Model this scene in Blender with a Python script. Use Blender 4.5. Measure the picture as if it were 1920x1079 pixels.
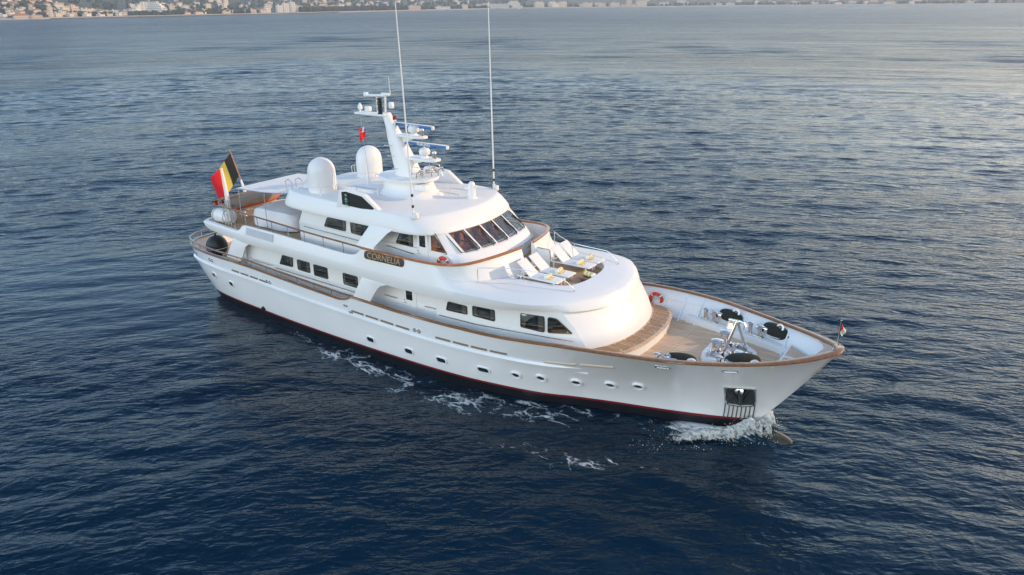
import bpy, bmesh, math, random
import numpy as np
from mathutils import Vector, Matrix

for o in list(bpy.data.objects):
    bpy.data.objects.remove(o)
scene = bpy.context.scene
COL = scene.collection
R = math.radians

# ------------------------------------------------------------------ camera, sky, sun, exposure
# world: X runs from the yacht's stern to its bow, Y to its port side, Z up, sea level 0
YAW, PITCH, ROLL = 124.0, 20.896, 0.55
CAM = Vector((40.05, -27.356, 16.454))
vh = Vector((math.cos(R(YAW)), math.sin(R(YAW)), 0))
rt = Vector((vh.y, -vh.x, 0))
fw = vh*math.cos(R(PITCH)) + Vector((0, 0, -math.sin(R(PITCH))))
up = rt.cross(fw)
r2 = rt*math.cos(R(ROLL)) - up*math.sin(R(ROLL))
u2 = rt*math.sin(R(ROLL)) + up*math.cos(R(ROLL))
cd = bpy.data.cameras.new("camera")
cam = bpy.data.objects.new("camera", cd)
COL.objects.link(cam)
cam.matrix_world = Matrix(((r2.x, u2.x, -fw.x, CAM.x), (r2.y, u2.y, -fw.y, CAM.y), (r2.z, u2.z, -fw.z, CAM.z), (0, 0, 0, 1)))
cd.sensor_width = 36.0
cd.lens = 1400.0/1920*36
cd.clip_start = 0.5
cd.clip_end = 30000
scene.camera = cam

SUN_SIDE_DIM = 0.10
SUN_EL = 20.0
SUN_DIR = (rt*math.cos(R(3)) + vh*math.sin(R(3))).normalized()
SUN_AZ = math.atan2(SUN_DIR.y, SUN_DIR.x)
world = bpy.data.worlds.new("World")
scene.world = world
world.use_nodes = True
nt = world.node_tree
bg = nt.nodes["Background"]
sky = nt.nodes.new("ShaderNodeTexSky")
sky.sky_type = 'NISHITA'
sky.sun_disc = False
sky.sun_elevation = R(SUN_EL)
sky.sun_rotation = R(90) - SUN_AZ
sky.altitude = 0
sky.air_density = 1.0
sky.dust_density = 2.5
sky.ozone_density = 1.5
hs = nt.nodes.new("ShaderNodeHueSaturation")
hs.inputs["Saturation"].default_value = 1.2
nt.links.new(sky.outputs[0], hs.inputs["Color"])
# evening haze: the low sky is paler and brighter than the zenith
wtc = nt.nodes.new("ShaderNodeTexCoord"); wsx = nt.nodes.new("ShaderNodeSeparateXYZ")
nt.links.new(wtc.outputs["Generated"], wsx.inputs[0])
wmr = nt.nodes.new("ShaderNodeMapRange"); wmr.inputs[1].default_value = 0.05; wmr.inputs[2].default_value = 0.75
nt.links.new(wsx.outputs[2], wmr.inputs[0])
wmx = nt.nodes.new("ShaderNodeMix"); wmx.data_type = 'RGBA'
wmx.inputs[6].default_value = (1.80, 1.62, 1.50, 1); wmx.inputs[7].default_value = (1.14, 1.06, 1.00, 1)
nt.links.new(wmr.outputs[0], wmx.inputs[0])
wml = nt.nodes.new("ShaderNodeVectorMath"); wml.operation = 'MULTIPLY'
nt.links.new(hs.outputs[0], wml.inputs[0]); nt.links.new(wmx.outputs[2], wml.inputs[1])
# unseen sky behind the camera brightened and warmed, added to lift the shaded hull
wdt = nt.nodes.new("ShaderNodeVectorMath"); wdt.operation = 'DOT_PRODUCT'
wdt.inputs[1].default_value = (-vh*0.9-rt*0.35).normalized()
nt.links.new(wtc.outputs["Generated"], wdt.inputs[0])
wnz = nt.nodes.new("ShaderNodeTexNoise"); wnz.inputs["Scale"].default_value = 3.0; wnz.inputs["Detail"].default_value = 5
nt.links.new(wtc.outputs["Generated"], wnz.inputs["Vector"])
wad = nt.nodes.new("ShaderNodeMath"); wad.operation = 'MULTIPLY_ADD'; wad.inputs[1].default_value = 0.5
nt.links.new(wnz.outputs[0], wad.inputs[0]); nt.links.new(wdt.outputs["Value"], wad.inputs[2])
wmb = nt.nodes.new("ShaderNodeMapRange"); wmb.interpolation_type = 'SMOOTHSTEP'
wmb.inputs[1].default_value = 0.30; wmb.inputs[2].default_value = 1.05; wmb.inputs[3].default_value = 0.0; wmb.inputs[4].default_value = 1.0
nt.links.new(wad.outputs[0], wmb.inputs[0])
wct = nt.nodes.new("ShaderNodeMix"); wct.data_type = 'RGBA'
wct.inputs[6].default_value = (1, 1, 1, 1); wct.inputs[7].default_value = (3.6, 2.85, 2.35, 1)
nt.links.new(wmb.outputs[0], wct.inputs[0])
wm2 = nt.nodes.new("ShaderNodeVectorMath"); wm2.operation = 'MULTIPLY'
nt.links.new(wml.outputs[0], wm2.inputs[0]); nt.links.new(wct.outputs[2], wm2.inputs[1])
# sky on the sun side dimmed, added so bow-facing whites do not burn out
wd3 = nt.nodes.new("ShaderNodeVectorMath"); wd3.operation = 'DOT_PRODUCT'
wd3.inputs[1].default_value = (SUN_DIR-vh*0.35).normalized()
nt.links.new(wtc.outputs["Generated"], wd3.inputs[0])
wm3 = nt.nodes.new("ShaderNodeMapRange"); wm3.interpolation_type = 'SMOOTHSTEP'
wm3.inputs[1].default_value = 0.36; wm3.inputs[2].default_value = 0.86; wm3.inputs[3].default_value = 1.0; wm3.inputs[4].default_value = SUN_SIDE_DIM
nt.links.new(wd3.outputs["Value"], wm3.inputs[0])
wm4 = nt.nodes.new("ShaderNodeVectorMath"); wm4.operation = 'SCALE'
nt.links.new(wm2.outputs[0], wm4.inputs[0]); nt.links.new(wm3.outputs[0], wm4.inputs["Scale"])
# sky ahead on the right brightened, added to lift the water reflecting it
wd5 = nt.nodes.new("ShaderNodeVectorMath"); wd5.operation = 'DOT_PRODUCT'
wd5.inputs[1].default_value = (vh*0.78+rt*0.62).normalized()
nt.links.new(wtc.outputs["Generated"], wd5.inputs[0])
wm5 = nt.nodes.new("ShaderNodeMapRange"); wm5.interpolation_type = 'SMOOTHSTEP'
wm5.inputs[1].default_value = 0.45; wm5.inputs[2].default_value = 1.0; wm5.inputs[3].default_value = 0.0; wm5.inputs[4].default_value = 1.0
nt.links.new(wd5.outputs["Value"], wm5.inputs[0])
wc5 = nt.nodes.new("ShaderNodeMix"); wc5.data_type = 'RGBA'
wc5.inputs[6].default_value = (1.12, 1.12, 1.12, 1); wc5.inputs[7].default_value = (1.42, 1.34, 1.24, 1)
nt.links.new(wm5.outputs[0], wc5.inputs[0])
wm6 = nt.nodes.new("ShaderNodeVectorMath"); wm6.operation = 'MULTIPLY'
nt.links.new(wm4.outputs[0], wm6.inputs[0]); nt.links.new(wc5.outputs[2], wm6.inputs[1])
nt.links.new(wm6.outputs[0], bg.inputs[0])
bg.inputs[1].default_value = 0.15
sd = bpy.data.lights.new("sun", 'SUN')
sd.energy = 2.0
sd.angle = R(0.6)
sd.color = (1.0, 0.77, 0.55)
sun = bpy.data.objects.new("sun", sd)
COL.objects.link(sun)
sv = Vector((math.cos(SUN_AZ)*math.cos(R(SUN_EL)), math.sin(SUN_AZ)*math.cos(R(SUN_EL)), math.sin(R(SUN_EL))))
sun.rotation_euler = sv.to_track_quat('Z', 'Y').to_euler()
scene.view_settings.view_transform = 'Standard'
scene.view_settings.look = 'None'
scene.view_settings.exposure = 0.72
scene.view_settings.gamma = 1
scene.render.engine = 'CYCLES'
scene.cycles.max_bounces = 8
scene.cycles.transparent_max_bounces = 8
scene.cycles.use_denoising = True
scene.cycles.volume_bounces = 0

# ------------------------------------------------------------------ materials
MATS = {}
def mat(name, col, rough=0.5, metal=0.0, spec=0.5, coat=0.0, noise=0.0, nscale=3.0, bump=0.0, bscale=40.0, emit=0):
    m = bpy.data.materials.new(name)
    m.use_nodes = True
    t = m.node_tree
    b = t.nodes["Principled BSDF"]
    b.inputs["Base Color"].default_value = (*col, 1)
    b.inputs["Roughness"].default_value = rough
    b.inputs["Metallic"].default_value = metal
    b.inputs["Specular IOR Level"].default_value = spec
    b.inputs["Coat Weight"].default_value = coat
    b.inputs["Coat Roughness"].default_value = 0.08
    if noise or bump:
        tc = t.nodes.new("ShaderNodeTexCoord")
    if noise:
        n = t.nodes.new("ShaderNodeTexNoise")
        n.inputs["Scale"].default_value = nscale
        n.inputs["Detail"].default_value = 5
        t.links.new(tc.outputs["Object"], n.inputs["Vector"])
        mp = t.nodes.new("ShaderNodeMapRange")
        mp.inputs[1].default_value = 0.3; mp.inputs[2].default_value = 0.7
        mp.inputs[3].default_value = 1-noise; mp.inputs[4].default_value = 1+noise*0.5
        t.links.new(n.outputs[0], mp.inputs[0])
        mx = t.nodes.new("ShaderNodeVectorMath"); mx.operation = 'SCALE'
        mx.inputs[0].default_value = col
        t.links.new(mp.outputs[0], mx.inputs["Scale"])
        t.links.new(mx.outputs[0], b.inputs["Base Color"])
    if bump:
        n2 = t.nodes.new("ShaderNodeTexNoise")
        n2.inputs["Scale"].default_value = bscale
        n2.inputs["Detail"].default_value = 4
        t.links.new(tc.outputs["Object"], n2.inputs["Vector"])
        bp = t.nodes.new("ShaderNodeBump")
        bp.inputs["Strength"].default_value = bump
        bp.inputs["Distance"].default_value = 0.02
        t.links.new(n2.outputs[0], bp.inputs["Height"])
        t.links.new(bp.outputs[0], b.inputs["Normal"])
    MATS[name] = m
    return m

W_ = mat("white_paint", (0.80, 0.785, 0.765), 0.42, coat=0.06, noise=0.025, nscale=0.6)
HULLW = mat("hull_white", (0.86, 0.86, 0.86), 0.10, coat=1.0, noise=0.03, nscale=0.5, bump=0.012, bscale=1.2)
ROOFW = mat("roof_white", (0.80, 0.765, 0.73), 0.5, noise=0.03, nscale=1.2, bump=0.05, bscale=60)
BOOT = mat("boot_black", (0.012, 0.014, 0.018), 0.3, noise=0.3, nscale=2)
RED = mat("boot_red", (0.20, 0.010, 0.018), 0.3)
CHROME = mat("stainless", (0.72, 0.70, 0.67), 0.16, metal=1.0)
WOOD = mat("varnished_wood", (0.24, 0.105, 0.040), 0.22, coat=0.6, noise=0.25, nscale=6)
WOODL = mat("bright_wood", (0.42, 0.15, 0.045), 0.25, coat=0.5, noise=0.2, nscale=5)
BLACK = mat("black_rubber", (0.012, 0.013, 0.012), 0.45, noise=0.2, nscale=8)
DARK = mat("dark_recess", (0.008, 0.009, 0.009), 0.6)
GREENF = mat("fender_cloth", (0.013, 0.0155, 0.009), 0.85, noise=0.35, nscale=14, bump=0.3, bscale=90)
TAN = mat("tan_cover", (0.30, 0.215, 0.15), 0.85, noise=0.2, nscale=5, bump=0.5, bscale=9)
ORANGE = mat("orange_rubber", (0.50, 0.085, 0.025), 0.45)
RINGR = mat("ring_red", (0.56, 0.045, 0.02), 0.5, noise=0.15, nscale=8)
FABRIC = mat("white_fabric", (0.76, 0.74, 0.71), 0.9, noise=0.05, nscale=4, bump=0.35, bscale=5)
CANVAS = mat("cover_canvas", (0.74, 0.73, 0.74), 0.9, noise=0.04, nscale=3, bump=0.4, bscale=4)
LNGE = mat("lounger_mesh", (0.78, 0.77, 0.75), 0.7)
YEL = mat("towel_yellow", (0.78, 0.52, 0.03), 0.95, bump=0.4, bscale=120)
TWH = mat("towel_white", (0.80, 0.78, 0.74), 0.95, bump=0.4, bscale=120)
BLUE = mat("radar_blue", (0.022, 0.15, 0.40), 0.35)
FRAME = mat("window_frame", (0.035, 0.022, 0.014), 0.35)
PLATE = mat("name_plate", (0.050, 0.018, 0.011), 0.5, coat=0.0, noise=0.2, nscale=5)
GOLD = mat("gold_letter", (0.36, 0.25, 0.13), 0.4)
LETW = mat("white_letter", (0.75, 0.76, 0.78), 0.5)
VENT = mat("vent_grey", (0.50, 0.52, 0.56), 0.5)
SEAM = mat("seam_grey", (0.42, 0.42, 0.43), 0.5)
GREY = mat("grey_metal", (0.30, 0.30, 0.30), 0.4, metal=0.6)
F_BLK = mat("flag_black", (0.028, 0.027, 0.020), 0.9)
F_YEL = mat("flag_yellow", (0.78, 0.50, 0.08), 0.9)
F_RED = mat("flag_red", (0.62, 0.012, 0.02), 0.9)
F_WHT = mat("flag_white", (0.78, 0.77, 0.77), 0.9)
F_BLU = mat("flag_blue", (0.03, 0.06, 0.30), 0.9)
LAMPR = mat("lamp_red", (0.30, 0.015, 0.012), 0.2)
LAMPG = mat("lamp_green", (0.01, 0.14, 0.12), 0.15)
INT = mat("interior_wood", (0.50, 0.19, 0.08), 0.4, noise=0.25, nscale=3)
INTD = mat("interior_dark", (0.035, 0.04, 0.05), 0.6)
INTC = mat("interior_cream", (0.55, 0.46, 0.32), 0.6)
BULB = mat("wet_antifoul", (0.045, 0.042, 0.024), 0.12, noise=0.4, nscale=3)
GALV = mat("galvanised", (0.20, 0.205, 0.21), 0.38, metal=0.85, noise=0.25, nscale=5)

t = HULLW.node_tree; b = t.nodes["Principled BSDF"]
tc = t.nodes.new("ShaderNodeTexCoord"); mpp = t.nodes.new("ShaderNodeMapping"); mpp.inputs["Scale"].default_value = (2.2, 2.2, 0.10)
st_n = t.nodes.new("ShaderNodeTexNoise"); st_n.inputs["Scale"].default_value = 1.6; st_n.inputs["Detail"].default_value = 6
t.links.new(tc.outputs["Object"], mpp.inputs[0]); t.links.new(mpp.outputs[0], st_n.inputs["Vector"])
st_r = t.nodes.new("ShaderNodeMapRange"); st_r.inputs[1].default_value = 0.35; st_r.inputs[2].default_value = 0.75; st_r.inputs[3].default_value = 0.06; st_r.inputs[4].default_value = 0.26
t.links.new(st_n.outputs[0], st_r.inputs[0]); t.links.new(st_r.outputs[0], b.inputs["Roughness"]); t.links.new(st_r.outputs[0], b.inputs["Coat Roughness"])
def glass_dark(name, col):
    m = mat(name, col, 0.04, spec=0.5)
    return m
PANE = glass_dark("dark_glass", (0.012, 0.014, 0.015))
PANEP = glass_dark("port_glass", (0.012, 0.026, 0.027))

GL = bpy.data.materials.new("clear_glass"); GL.use_nodes = True
t = GL.node_tree; t.nodes.remove(t.nodes["Principled BSDF"])
a = t.nodes.new("ShaderNodeBsdfTransparent"); a.inputs[0].default_value = (0.86, 0.89, 0.88, 1)
b = t.nodes.new("ShaderNodeBsdfGlossy"); b.inputs["Roughness"].default_value = 0.02
ge = t.nodes.new("ShaderNodeNewGeometry"); dt = t.nodes.new("ShaderNodeVectorMath"); dt.operation = 'DOT_PRODUCT'
t.links.new(ge.outputs["Normal"], dt.inputs[0]); t.links.new(ge.outputs["Incoming"], dt.inputs[1])
ab = t.nodes.new("ShaderNodeMath"); ab.operation = 'ABSOLUTE'; t.links.new(dt.outputs["Value"], ab.inputs[0])
om = t.nodes.new("ShaderNodeMath"); om.operation = 'SUBTRACT'; om.inputs[0].default_value = 1.0; t.links.new(ab.outputs[0], om.inputs[1])
pwn = t.nodes.new("ShaderNodeMath"); pwn.operation = 'POWER'; pwn.inputs[1].default_value = 5.0; t.links.new(om.outputs[0], pwn.inputs[0])
f = t.nodes.new("ShaderNodeMath"); f.operation = 'MULTIPLY_ADD'; f.inputs[1].default_value = 0.92; f.inputs[2].default_value = 0.13; t.links.new(pwn.outputs[0], f.inputs[0])
mx = t.nodes.new("ShaderNodeMixShader")
t.links.new(f.outputs[0], mx.inputs[0]); t.links.new(a.outputs[0], mx.inputs[1]); t.links.new(b.outputs[0], mx.inputs[2])
t.links.new(mx.outputs[0], t.nodes["Material Output"].inputs[0])

GLT = GL.copy(); GLT.name = "tinted_glass"
for n_ in GLT.node_tree.nodes:
    if n_.type == 'BSDF_TRANSPARENT': n_.inputs[0].default_value = (0.42, 0.42, 0.40, 1)
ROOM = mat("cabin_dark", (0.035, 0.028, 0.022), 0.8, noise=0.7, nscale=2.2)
CURT = mat("curtain_cloth", (0.42, 0.36, 0.29), 0.9)
def teak(name, c1, c2, seam, w=0.13, rough=0.55):
    m = bpy.data.materials.new(name); m.use_nodes = True
    t = m.node_tree; b = t.nodes["Principled BSDF"]
    tc = t.nodes.new("ShaderNodeTexCoord")
    br = t.nodes.new("ShaderNodeTexBrick")
    br.inputs["Color1"].default_value = (*c1, 1); br.inputs["Color2"].default_value = (*c2, 1)
    br.inputs["Mortar"].default_value = (*seam, 1)
    br.inputs["Scale"].default_value = 1.0
    br.inputs["Mortar Size"].default_value = 0.012
    br.inputs["Brick Width"].default_value = 2.6
    br.inputs["Row Height"].default_value = w
    t.links.new(tc.outputs["Object"], br.inputs["Vector"])
    n = t.nodes.new("ShaderNodeTexNoise"); n.inputs["Scale"].default_value = 2.2; n.inputs["Detail"].default_value = 6
    mpg = t.nodes.new("ShaderNodeMapping"); mpg.inputs["Scale"].default_value = (0.5, 4, 1)
    t.links.new(tc.outputs["Object"], mpg.inputs[0]); t.links.new(mpg.outputs[0], n.inputs["Vector"])
    mr = t.nodes.new("ShaderNodeMapRange"); mr.inputs[1].default_value = 0.3; mr.inputs[2].default_value = 0.7
    mr.inputs[3].default_value = 0.78; mr.inputs[4].default_value = 1.12
    t.links.new(n.outputs[0], mr.inputs[0])
    sc = t.nodes.new("ShaderNodeVectorMath"); sc.operation = 'SCALE'
    t.links.new(br.outputs["Color"], sc.inputs[0]); t.links.new(mr.outputs[0], sc.inputs["Scale"])
    t.links.new(sc.outputs[0], b.inputs["Base Color"])
    b.inputs["Roughness"].default_value = rough
    return m
TEAK = teak("teak_deck", (0.77, 0.53, 0.345), (0.68, 0.455, 0.285), (0.40, 0.28, 0.18))
TEAKT = teak("teak_terrace", (0.62, 0.41, 0.245), (0.54, 0.335, 0.19), (0.15, 0.09, 0.05))
TEAKD = teak("teak_varnished", (0.52, 0.29, 0.125), (0.36, 0.185, 0.07), (0.10, 0.05, 0.025), rough=0.4)

# ------------------------------------------------------------------ mesh helpers
class MB:
    def __init__(s):
        s.bm = bmesh.new(); s.mats = []
    def mi(s, m):
        if m not in s.mats: s.mats.append(m)
        return s.mats.index(m)
    def face(s, vs, m):
        try:
            f = s.bm.faces.new(vs); f.material_index = s.mi(m); return f
        except ValueError:
            return None
    def poly(s, pts, m):
        return s.face([s.bm.verts.new(p) for p in pts], m)
    def box(s, c, d, m, rot=None, bev=0.0):
        M = Matrix.Translation(c) @ (rot.to_4x4() if rot else Matrix.Identity(4)) @ Matrix.Diagonal((d[0], d[1], d[2], 1))
        r = bmesh.ops.create_cube(s.bm, size=1, matrix=M)
        fs = set(f for v in r['verts'] for f in v.link_faces)
        if bev:
            es = list(set(e for v in r['verts'] for e in v.link_edges))
            rb = bmesh.ops.bevel(s.bm, geom=es, offset=bev, segments=2, affect='EDGES', profile=0.5)
            fs = set(rb['faces']) | set(f for v in rb['verts'] for f in v.link_faces)
        for f in fs: f.material_index = s.mi(m)
    def prism(s, pts, ext, m, m2=None, bev=0.0):
        ext = Vector(ext)
        a = [s.bm.verts.new(Vector(p)) for p in pts]
        b = [s.bm.verts.new(Vector(p)+ext) for p in pts]
        n = len(a); fs = []
        fs.append(s.face(a[::-1], m)); fs.append(s.face(b, m))
        for i in range(n): fs.append(s.face([a[i], a[(i+1) % n], b[(i+1) % n], b[i]], m2 or m))
        fs = [f for f in fs if f]
        bmesh.ops.recalc_face_normals(s.bm, faces=fs)
        if bev:
            es = list(set(e for f in fs for e in f.edges))
            i0 = s.mi(m)
            rb = bmesh.ops.bevel(s.bm, geom=es, offset=bev, segments=2, affect='EDGES', profile=0.5)
            for f in rb['faces']: f.material_index = i0
    def tube(s, path, r, m, n=8, closed=False, cap=True):
        P = [Vector(p) for p in path]; k = len(P)
        rs = r if isinstance(r, (list, tuple)) else [r]*k
        rings = []; nrm = None
        for i in range(k):
            if closed: d = P[(i+1) % k]-P[i-1]
            else: d = P[min(i+1, k-1)]-P[max(i-1, 0)]
            d.normalize()
            if nrm is None:
                nrm = d.orthogonal().normalized()
                if abs(d.z) < 0.9:
                    nrm = (Vector((0, 0, 1))-d*d.z).normalized()
            else:
                nrm = (nrm-d*nrm.dot(d)).normalized()
            bn = d.cross(nrm)
            rings.append([s.bm.verts.new(P[i]+(nrm*math.cos(2*math.pi*j/n)+bn*math.sin(2*math.pi*j/n))*rs[i]) for j in range(n)])
        for i in range(k if closed else k-1):
            A, B_ = rings[i], rings[(i+1) % k]
            for j in range(n): s.face([A[j], A[(j+1) % n], B_[(j+1) % n], B_[j]], m)
        if cap and not closed:
            s.face(rings[0][::-1], m); s.face(rings[-1], m)
    def lathe(s, prof, c, m, n=20, rot=None, sx=1, sy=1):
        M = Matrix.Translation(c) @ (rot.to_4x4() if rot else Matrix.Identity(4))
        rings = []
        for r, z in prof:
            if r < 1e-5: rings.append([s.bm.verts.new(M @ Vector((0, 0, z)))])
            else: rings.append([s.bm.verts.new(M @ Vector((r*sx*math.cos(2*math.pi*j/n), r*sy*math.sin(2*math.pi*j/n), z))) for j in range(n)])
        mm = m if isinstance(m, list) else [m]*(len(rings)-1)
        for i in range(len(rings)-1):
            A, B_ = rings[i], rings[i+1]
            for j in range(n):
                a0, a1 = A[j % len(A)], A[(j+1) % len(A)]
                b0, b1 = B_[j % len(B_)], B_[(j+1) % len(B_)]
                vs = []
                for v in (a0, a1, b1, b0):
                    if v not in vs: vs.append(v)
                if len(vs) >= 3: s.face(vs, mm[i])
    def loft(s, rows, m, closed=False, flip=False):
        V = [[s.bm.verts.new(p) for p in r] for r in rows]
        for i in range(len(V)-1):
            mm = m[i] if isinstance(m, list) else m
            n = len(V[i])
            for j in range(n if closed else n-1):
                q = [V[i][j], V[i][(j+1) % n], V[i+1][(j+1) % n], V[i+1][j]]
                s.face(q[::-1] if flip else q, mm)
        return V
    def torus(s, c, Rr, r, m, rot=None, n=28, k=10, m2=None, bands=0, flat=1.0):
        M = Matrix.Translation(c) @ (rot.to_4x4() if rot else Matrix.Identity(4))
        V = [[s.bm.verts.new(M @ Vector(((Rr+r*math.cos(2*math.pi*b/k))*math.cos(2*math.pi*a/n), (Rr+r*math.cos(2*math.pi*b/k))*math.sin(2*math.pi*a/n), r*flat*math.sin(2*math.pi*b/k)))) for b in range(k)] for a in range(n)]
        for a in range(n):
            mm = m2 if (m2 and bands and (a % (n//bands)) == 0) else m
            for b in range(k):
                s.face([V[a][b], V[(a+1) % n][b], V[(a+1) % n][(b+1) % k], V[a][(b+1) % k]], mm)
    def build(s, name, parent=None, smooth=True, ang=38, label=None, loc=None, split=False):
        if split:
            # every piece that touches no other becomes a part of its own
            bm = s.bm; bm.verts.index_update(); comp = {}; boxes = []
            for v0 in bm.verts:
                if v0 in comp: continue
                k = len(boxes); st = [v0]; comp[v0] = k; lo = v0.co.copy(); hi = v0.co.copy()
                while st:
                    v = st.pop()
                    for i in range(3): lo[i] = min(lo[i], v.co[i]); hi[i] = max(hi[i], v.co[i])
                    for e in v.link_edges:
                        w = e.other_vert(v)
                        if w not in comp: comp[w] = k; st.append(w)
                boxes.append((lo, hi))
            par = list(range(len(boxes)))
            def root(i):
                while par[i] != i: i = par[i]
                return i
            for i in range(len(boxes)):
                for j in range(i):
                    a, b = boxes[i], boxes[j]
                    if all(a[0][q] <= b[1][q]+0.005 and b[0][q] <= a[1][q]+0.005 for q in range(3)): par[root(i)] = root(j)
            gid = sorted(set(root(i) for i in range(len(boxes))))
            if len(gid) > 1:
                out = []
                for g in gid:
                    n = MB(); n.mats = list(s.mats); n.bm = bm.copy(); n.bm.verts.ensure_lookup_table()
                    bad = [n.bm.verts[v.index] for v in bm.verts if root(comp[v]) != g]
                    bmesh.ops.delete(n.bm, geom=bad, context='VERTS')
                    out.append(n.build(name, parent, smooth, ang, label, loc))
                bm.free()
                return out
        me = bpy.data.meshes.new(name)
        bmesh.ops.remove_doubles(s.bm, verts=s.bm.verts, dist=1e-5)
        bmesh.ops.recalc_face_normals(s.bm, faces=s.bm.faces)
        s.bm.to_mesh(me); s.bm.free()
        for m in s.mats: me.materials.append(m)
        if smooth and len(me.polygons):
            me.polygons.foreach_set("use_smooth", [True]*len(me.polygons))
            me.set_sharp_from_angle(angle=R(ang))
        o = bpy.data.objects.new(name, me); COL.objects.link(o)
        if parent: o.parent = parent
        if label: o["label"] = label
        if loc: o.location = loc
        return o

def tag(o, label, cat, group=None):
    o["label"] = label; o["category"] = cat
    if group: o["group"] = group
    return o
def thing(name, label, cat, loc=(0, 0, 0), rz=0, group=None):
    o = bpy.data.objects.new(name, None); COL.objects.link(o)
    o.location = loc; o.rotation_euler = (0, 0, rz); o.empty_display_size = 0.3
    return tag(o, label, cat, group)
def clone(o, parent=None):
    c = o.copy(); COL.objects.link(c)
    if parent: c.parent = parent
    for ch in list(o.children): clone(ch, c)
    return c

def pchip(xs, ys):
    xs = np.array(xs, float); ys = np.array(ys, float)
    h = np.diff(xs); d = np.diff(ys)/h
    m = np.zeros(len(xs)); m[0] = d[0]; m[-1] = d[-1]
    for i in range(1, len(xs)-1):
        if d[i-1]*d[i] > 0:
            w1 = 2*h[i]+h[i-1]; w2 = h[i]+2*h[i-1]
            m[i] = (w1+w2)/(w1/d[i-1]+w2/d[i])
    def f(x):
        x = min(max(x, xs[0]), xs[-1])
        i = min(max(int(np.searchsorted(xs, x)-1), 0), len(xs)-2)
        t = (x-xs[i])/h[i]
        return float((2*t**3-3*t*t+1)*ys[i]+(t**3-2*t*t+t)*h[i]*m[i]+(-2*t**3+3*t*t)*ys[i+1]+(t**3-t*t)*h[i]*m[i+1])
    return f
def smooth_path(pts, n):
    """a smooth path through 3-D points, by arc length"""
    P = np.array(pts, float)
    s = np.concatenate([[0], np.cumsum(np.maximum(np.linalg.norm(np.diff(P, axis=0), axis=1), 1e-6))])
    fs = [pchip(s, P[:, k]) for k in range(P.shape[1])]
    return [tuple(f(v) for f in fs) for v in np.linspace(0, s[-1], n)]
def round_poly(pts, r, n=4):
    out = []; k = len(pts)
    rr = r if isinstance(r, (list, tuple)) else [r]*k
    for i in range(k):
        p = np.array(pts[i], float); a = np.array(pts[i-1], float); b = np.array(pts[(i+1) % k], float)
        ua = a-p; la = np.linalg.norm(ua); ub = b-p; lb = np.linalg.norm(ub)
        q = min(rr[i], la*0.45, lb*0.45)
        if q < 1e-4: out.append(tuple(p)); continue
        p0 = p+ua/la*q; p1 = p+ub/lb*q
        for j in range(n+1):
            t = j/n
            out.append(tuple((1-t)**2*p0+2*t*(1-t)*p+t*t*p1))
    return out

# ------------------------------------------------------------------ sea
WAVE_DIR = math.atan2(-vh.y, -vh.x) + 0.30
def smoothstep(a, b, x):
    t = np.clip((x-a)/(b-a), 0, 1); return t*t*(3-2*t)
def axis(c0, c1, step, far):
    core = list(np.arange(c0, c1+step/2, step))
    lo = []; x = c0; d = step
    while x > -far: d *= (1.013 if d < 2.2 else (1.022 if d < 9 else 1.12)); x -= d; lo.append(x)
    hi = []; x = core[-1]; d = step
    while x < far: d *= (1.013 if d < 2.2 else (1.022 if d < 9 else 1.12)); x += d; hi.append(x)
    return np.array(lo[::-1]+core+hi)
gx = axis(-130, 98, 0.24, 9000); gy = axis(-33, 125, 0.24, 9000)
X, Y = np.meshgrid(gx, gy, indexing='ij')
dx = np.gradient(gx)[:, None]*np.ones_like(X); dy = np.gradient(gy)[None, :]*np.ones_like(X)
sp = np.maximum(dx, dy)
# wave coordinates: crests lie on wide arcs round a point up-wind
WC = Vector((CAM.x, CAM.y, 0)) - vh*95
RM = 110.0
U = np.hypot(X-WC.x, Y-WC.y)
TH = np.arctan2(Y-WC.y, X-WC.x) - math.atan2(vh.y, vh.x)
TH = (TH+np.pi) % (2*np.pi) - np.pi
V_ = TH*RM
U32 = U.astype(np.float32); V32 = V_.astype(np.float32); sp = sp.astype(np.float32)
rng = np.random.RandomState(11)
Hh = np.zeros_like(X)
for i in range(110):
    lam = math.exp(rng.uniform(math.log(0.5), math.log(5.5)))
    th = 0.06 + rng.normal(0, 0.62 if lam < 2.2 else 0.30)
    k = 2*math.pi/lam
    amp = 0.0048*lam*(1.0 if lam < 1.6 else (1.6/lam)**0.85)*0.80
    ph = rng.uniform(0, 6.283)
    fade = 1-smoothstep(lam/5, lam/2.8, sp)
    if fade.max() <= 0: continue
    ii = np.nonzero(fade.max(1) > 0)[0]; jj = np.nonzero(fade.max(0) > 0)[0]
    sl = (slice(ii[0], ii[-1]+1), slice(jj[0], jj[-1]+1))
    sn = np.sin((k*math.cos(th)*U32[sl]+k*math.sin(th)*V32[sl]+ph).astype(np.float32))
    Hh[sl] += amp*fade[sl]*(sn+0.25*(1-2*sn*sn))
for i in range(7):
    lam = rng.uniform(8, 19); th = 0.02+rng.normal(0, 0.22); k = 2*math.pi/lam
    fade = 1-smoothstep(lam/6, lam/3, sp)
    Hh += 0.0032*lam*fade*np.sin(k*(U*math.cos(th)+V_*math.sin(th))+rng.uniform(0, 6.283))
wfar = smoothstep(0.45, 2.0, sp)
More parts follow.
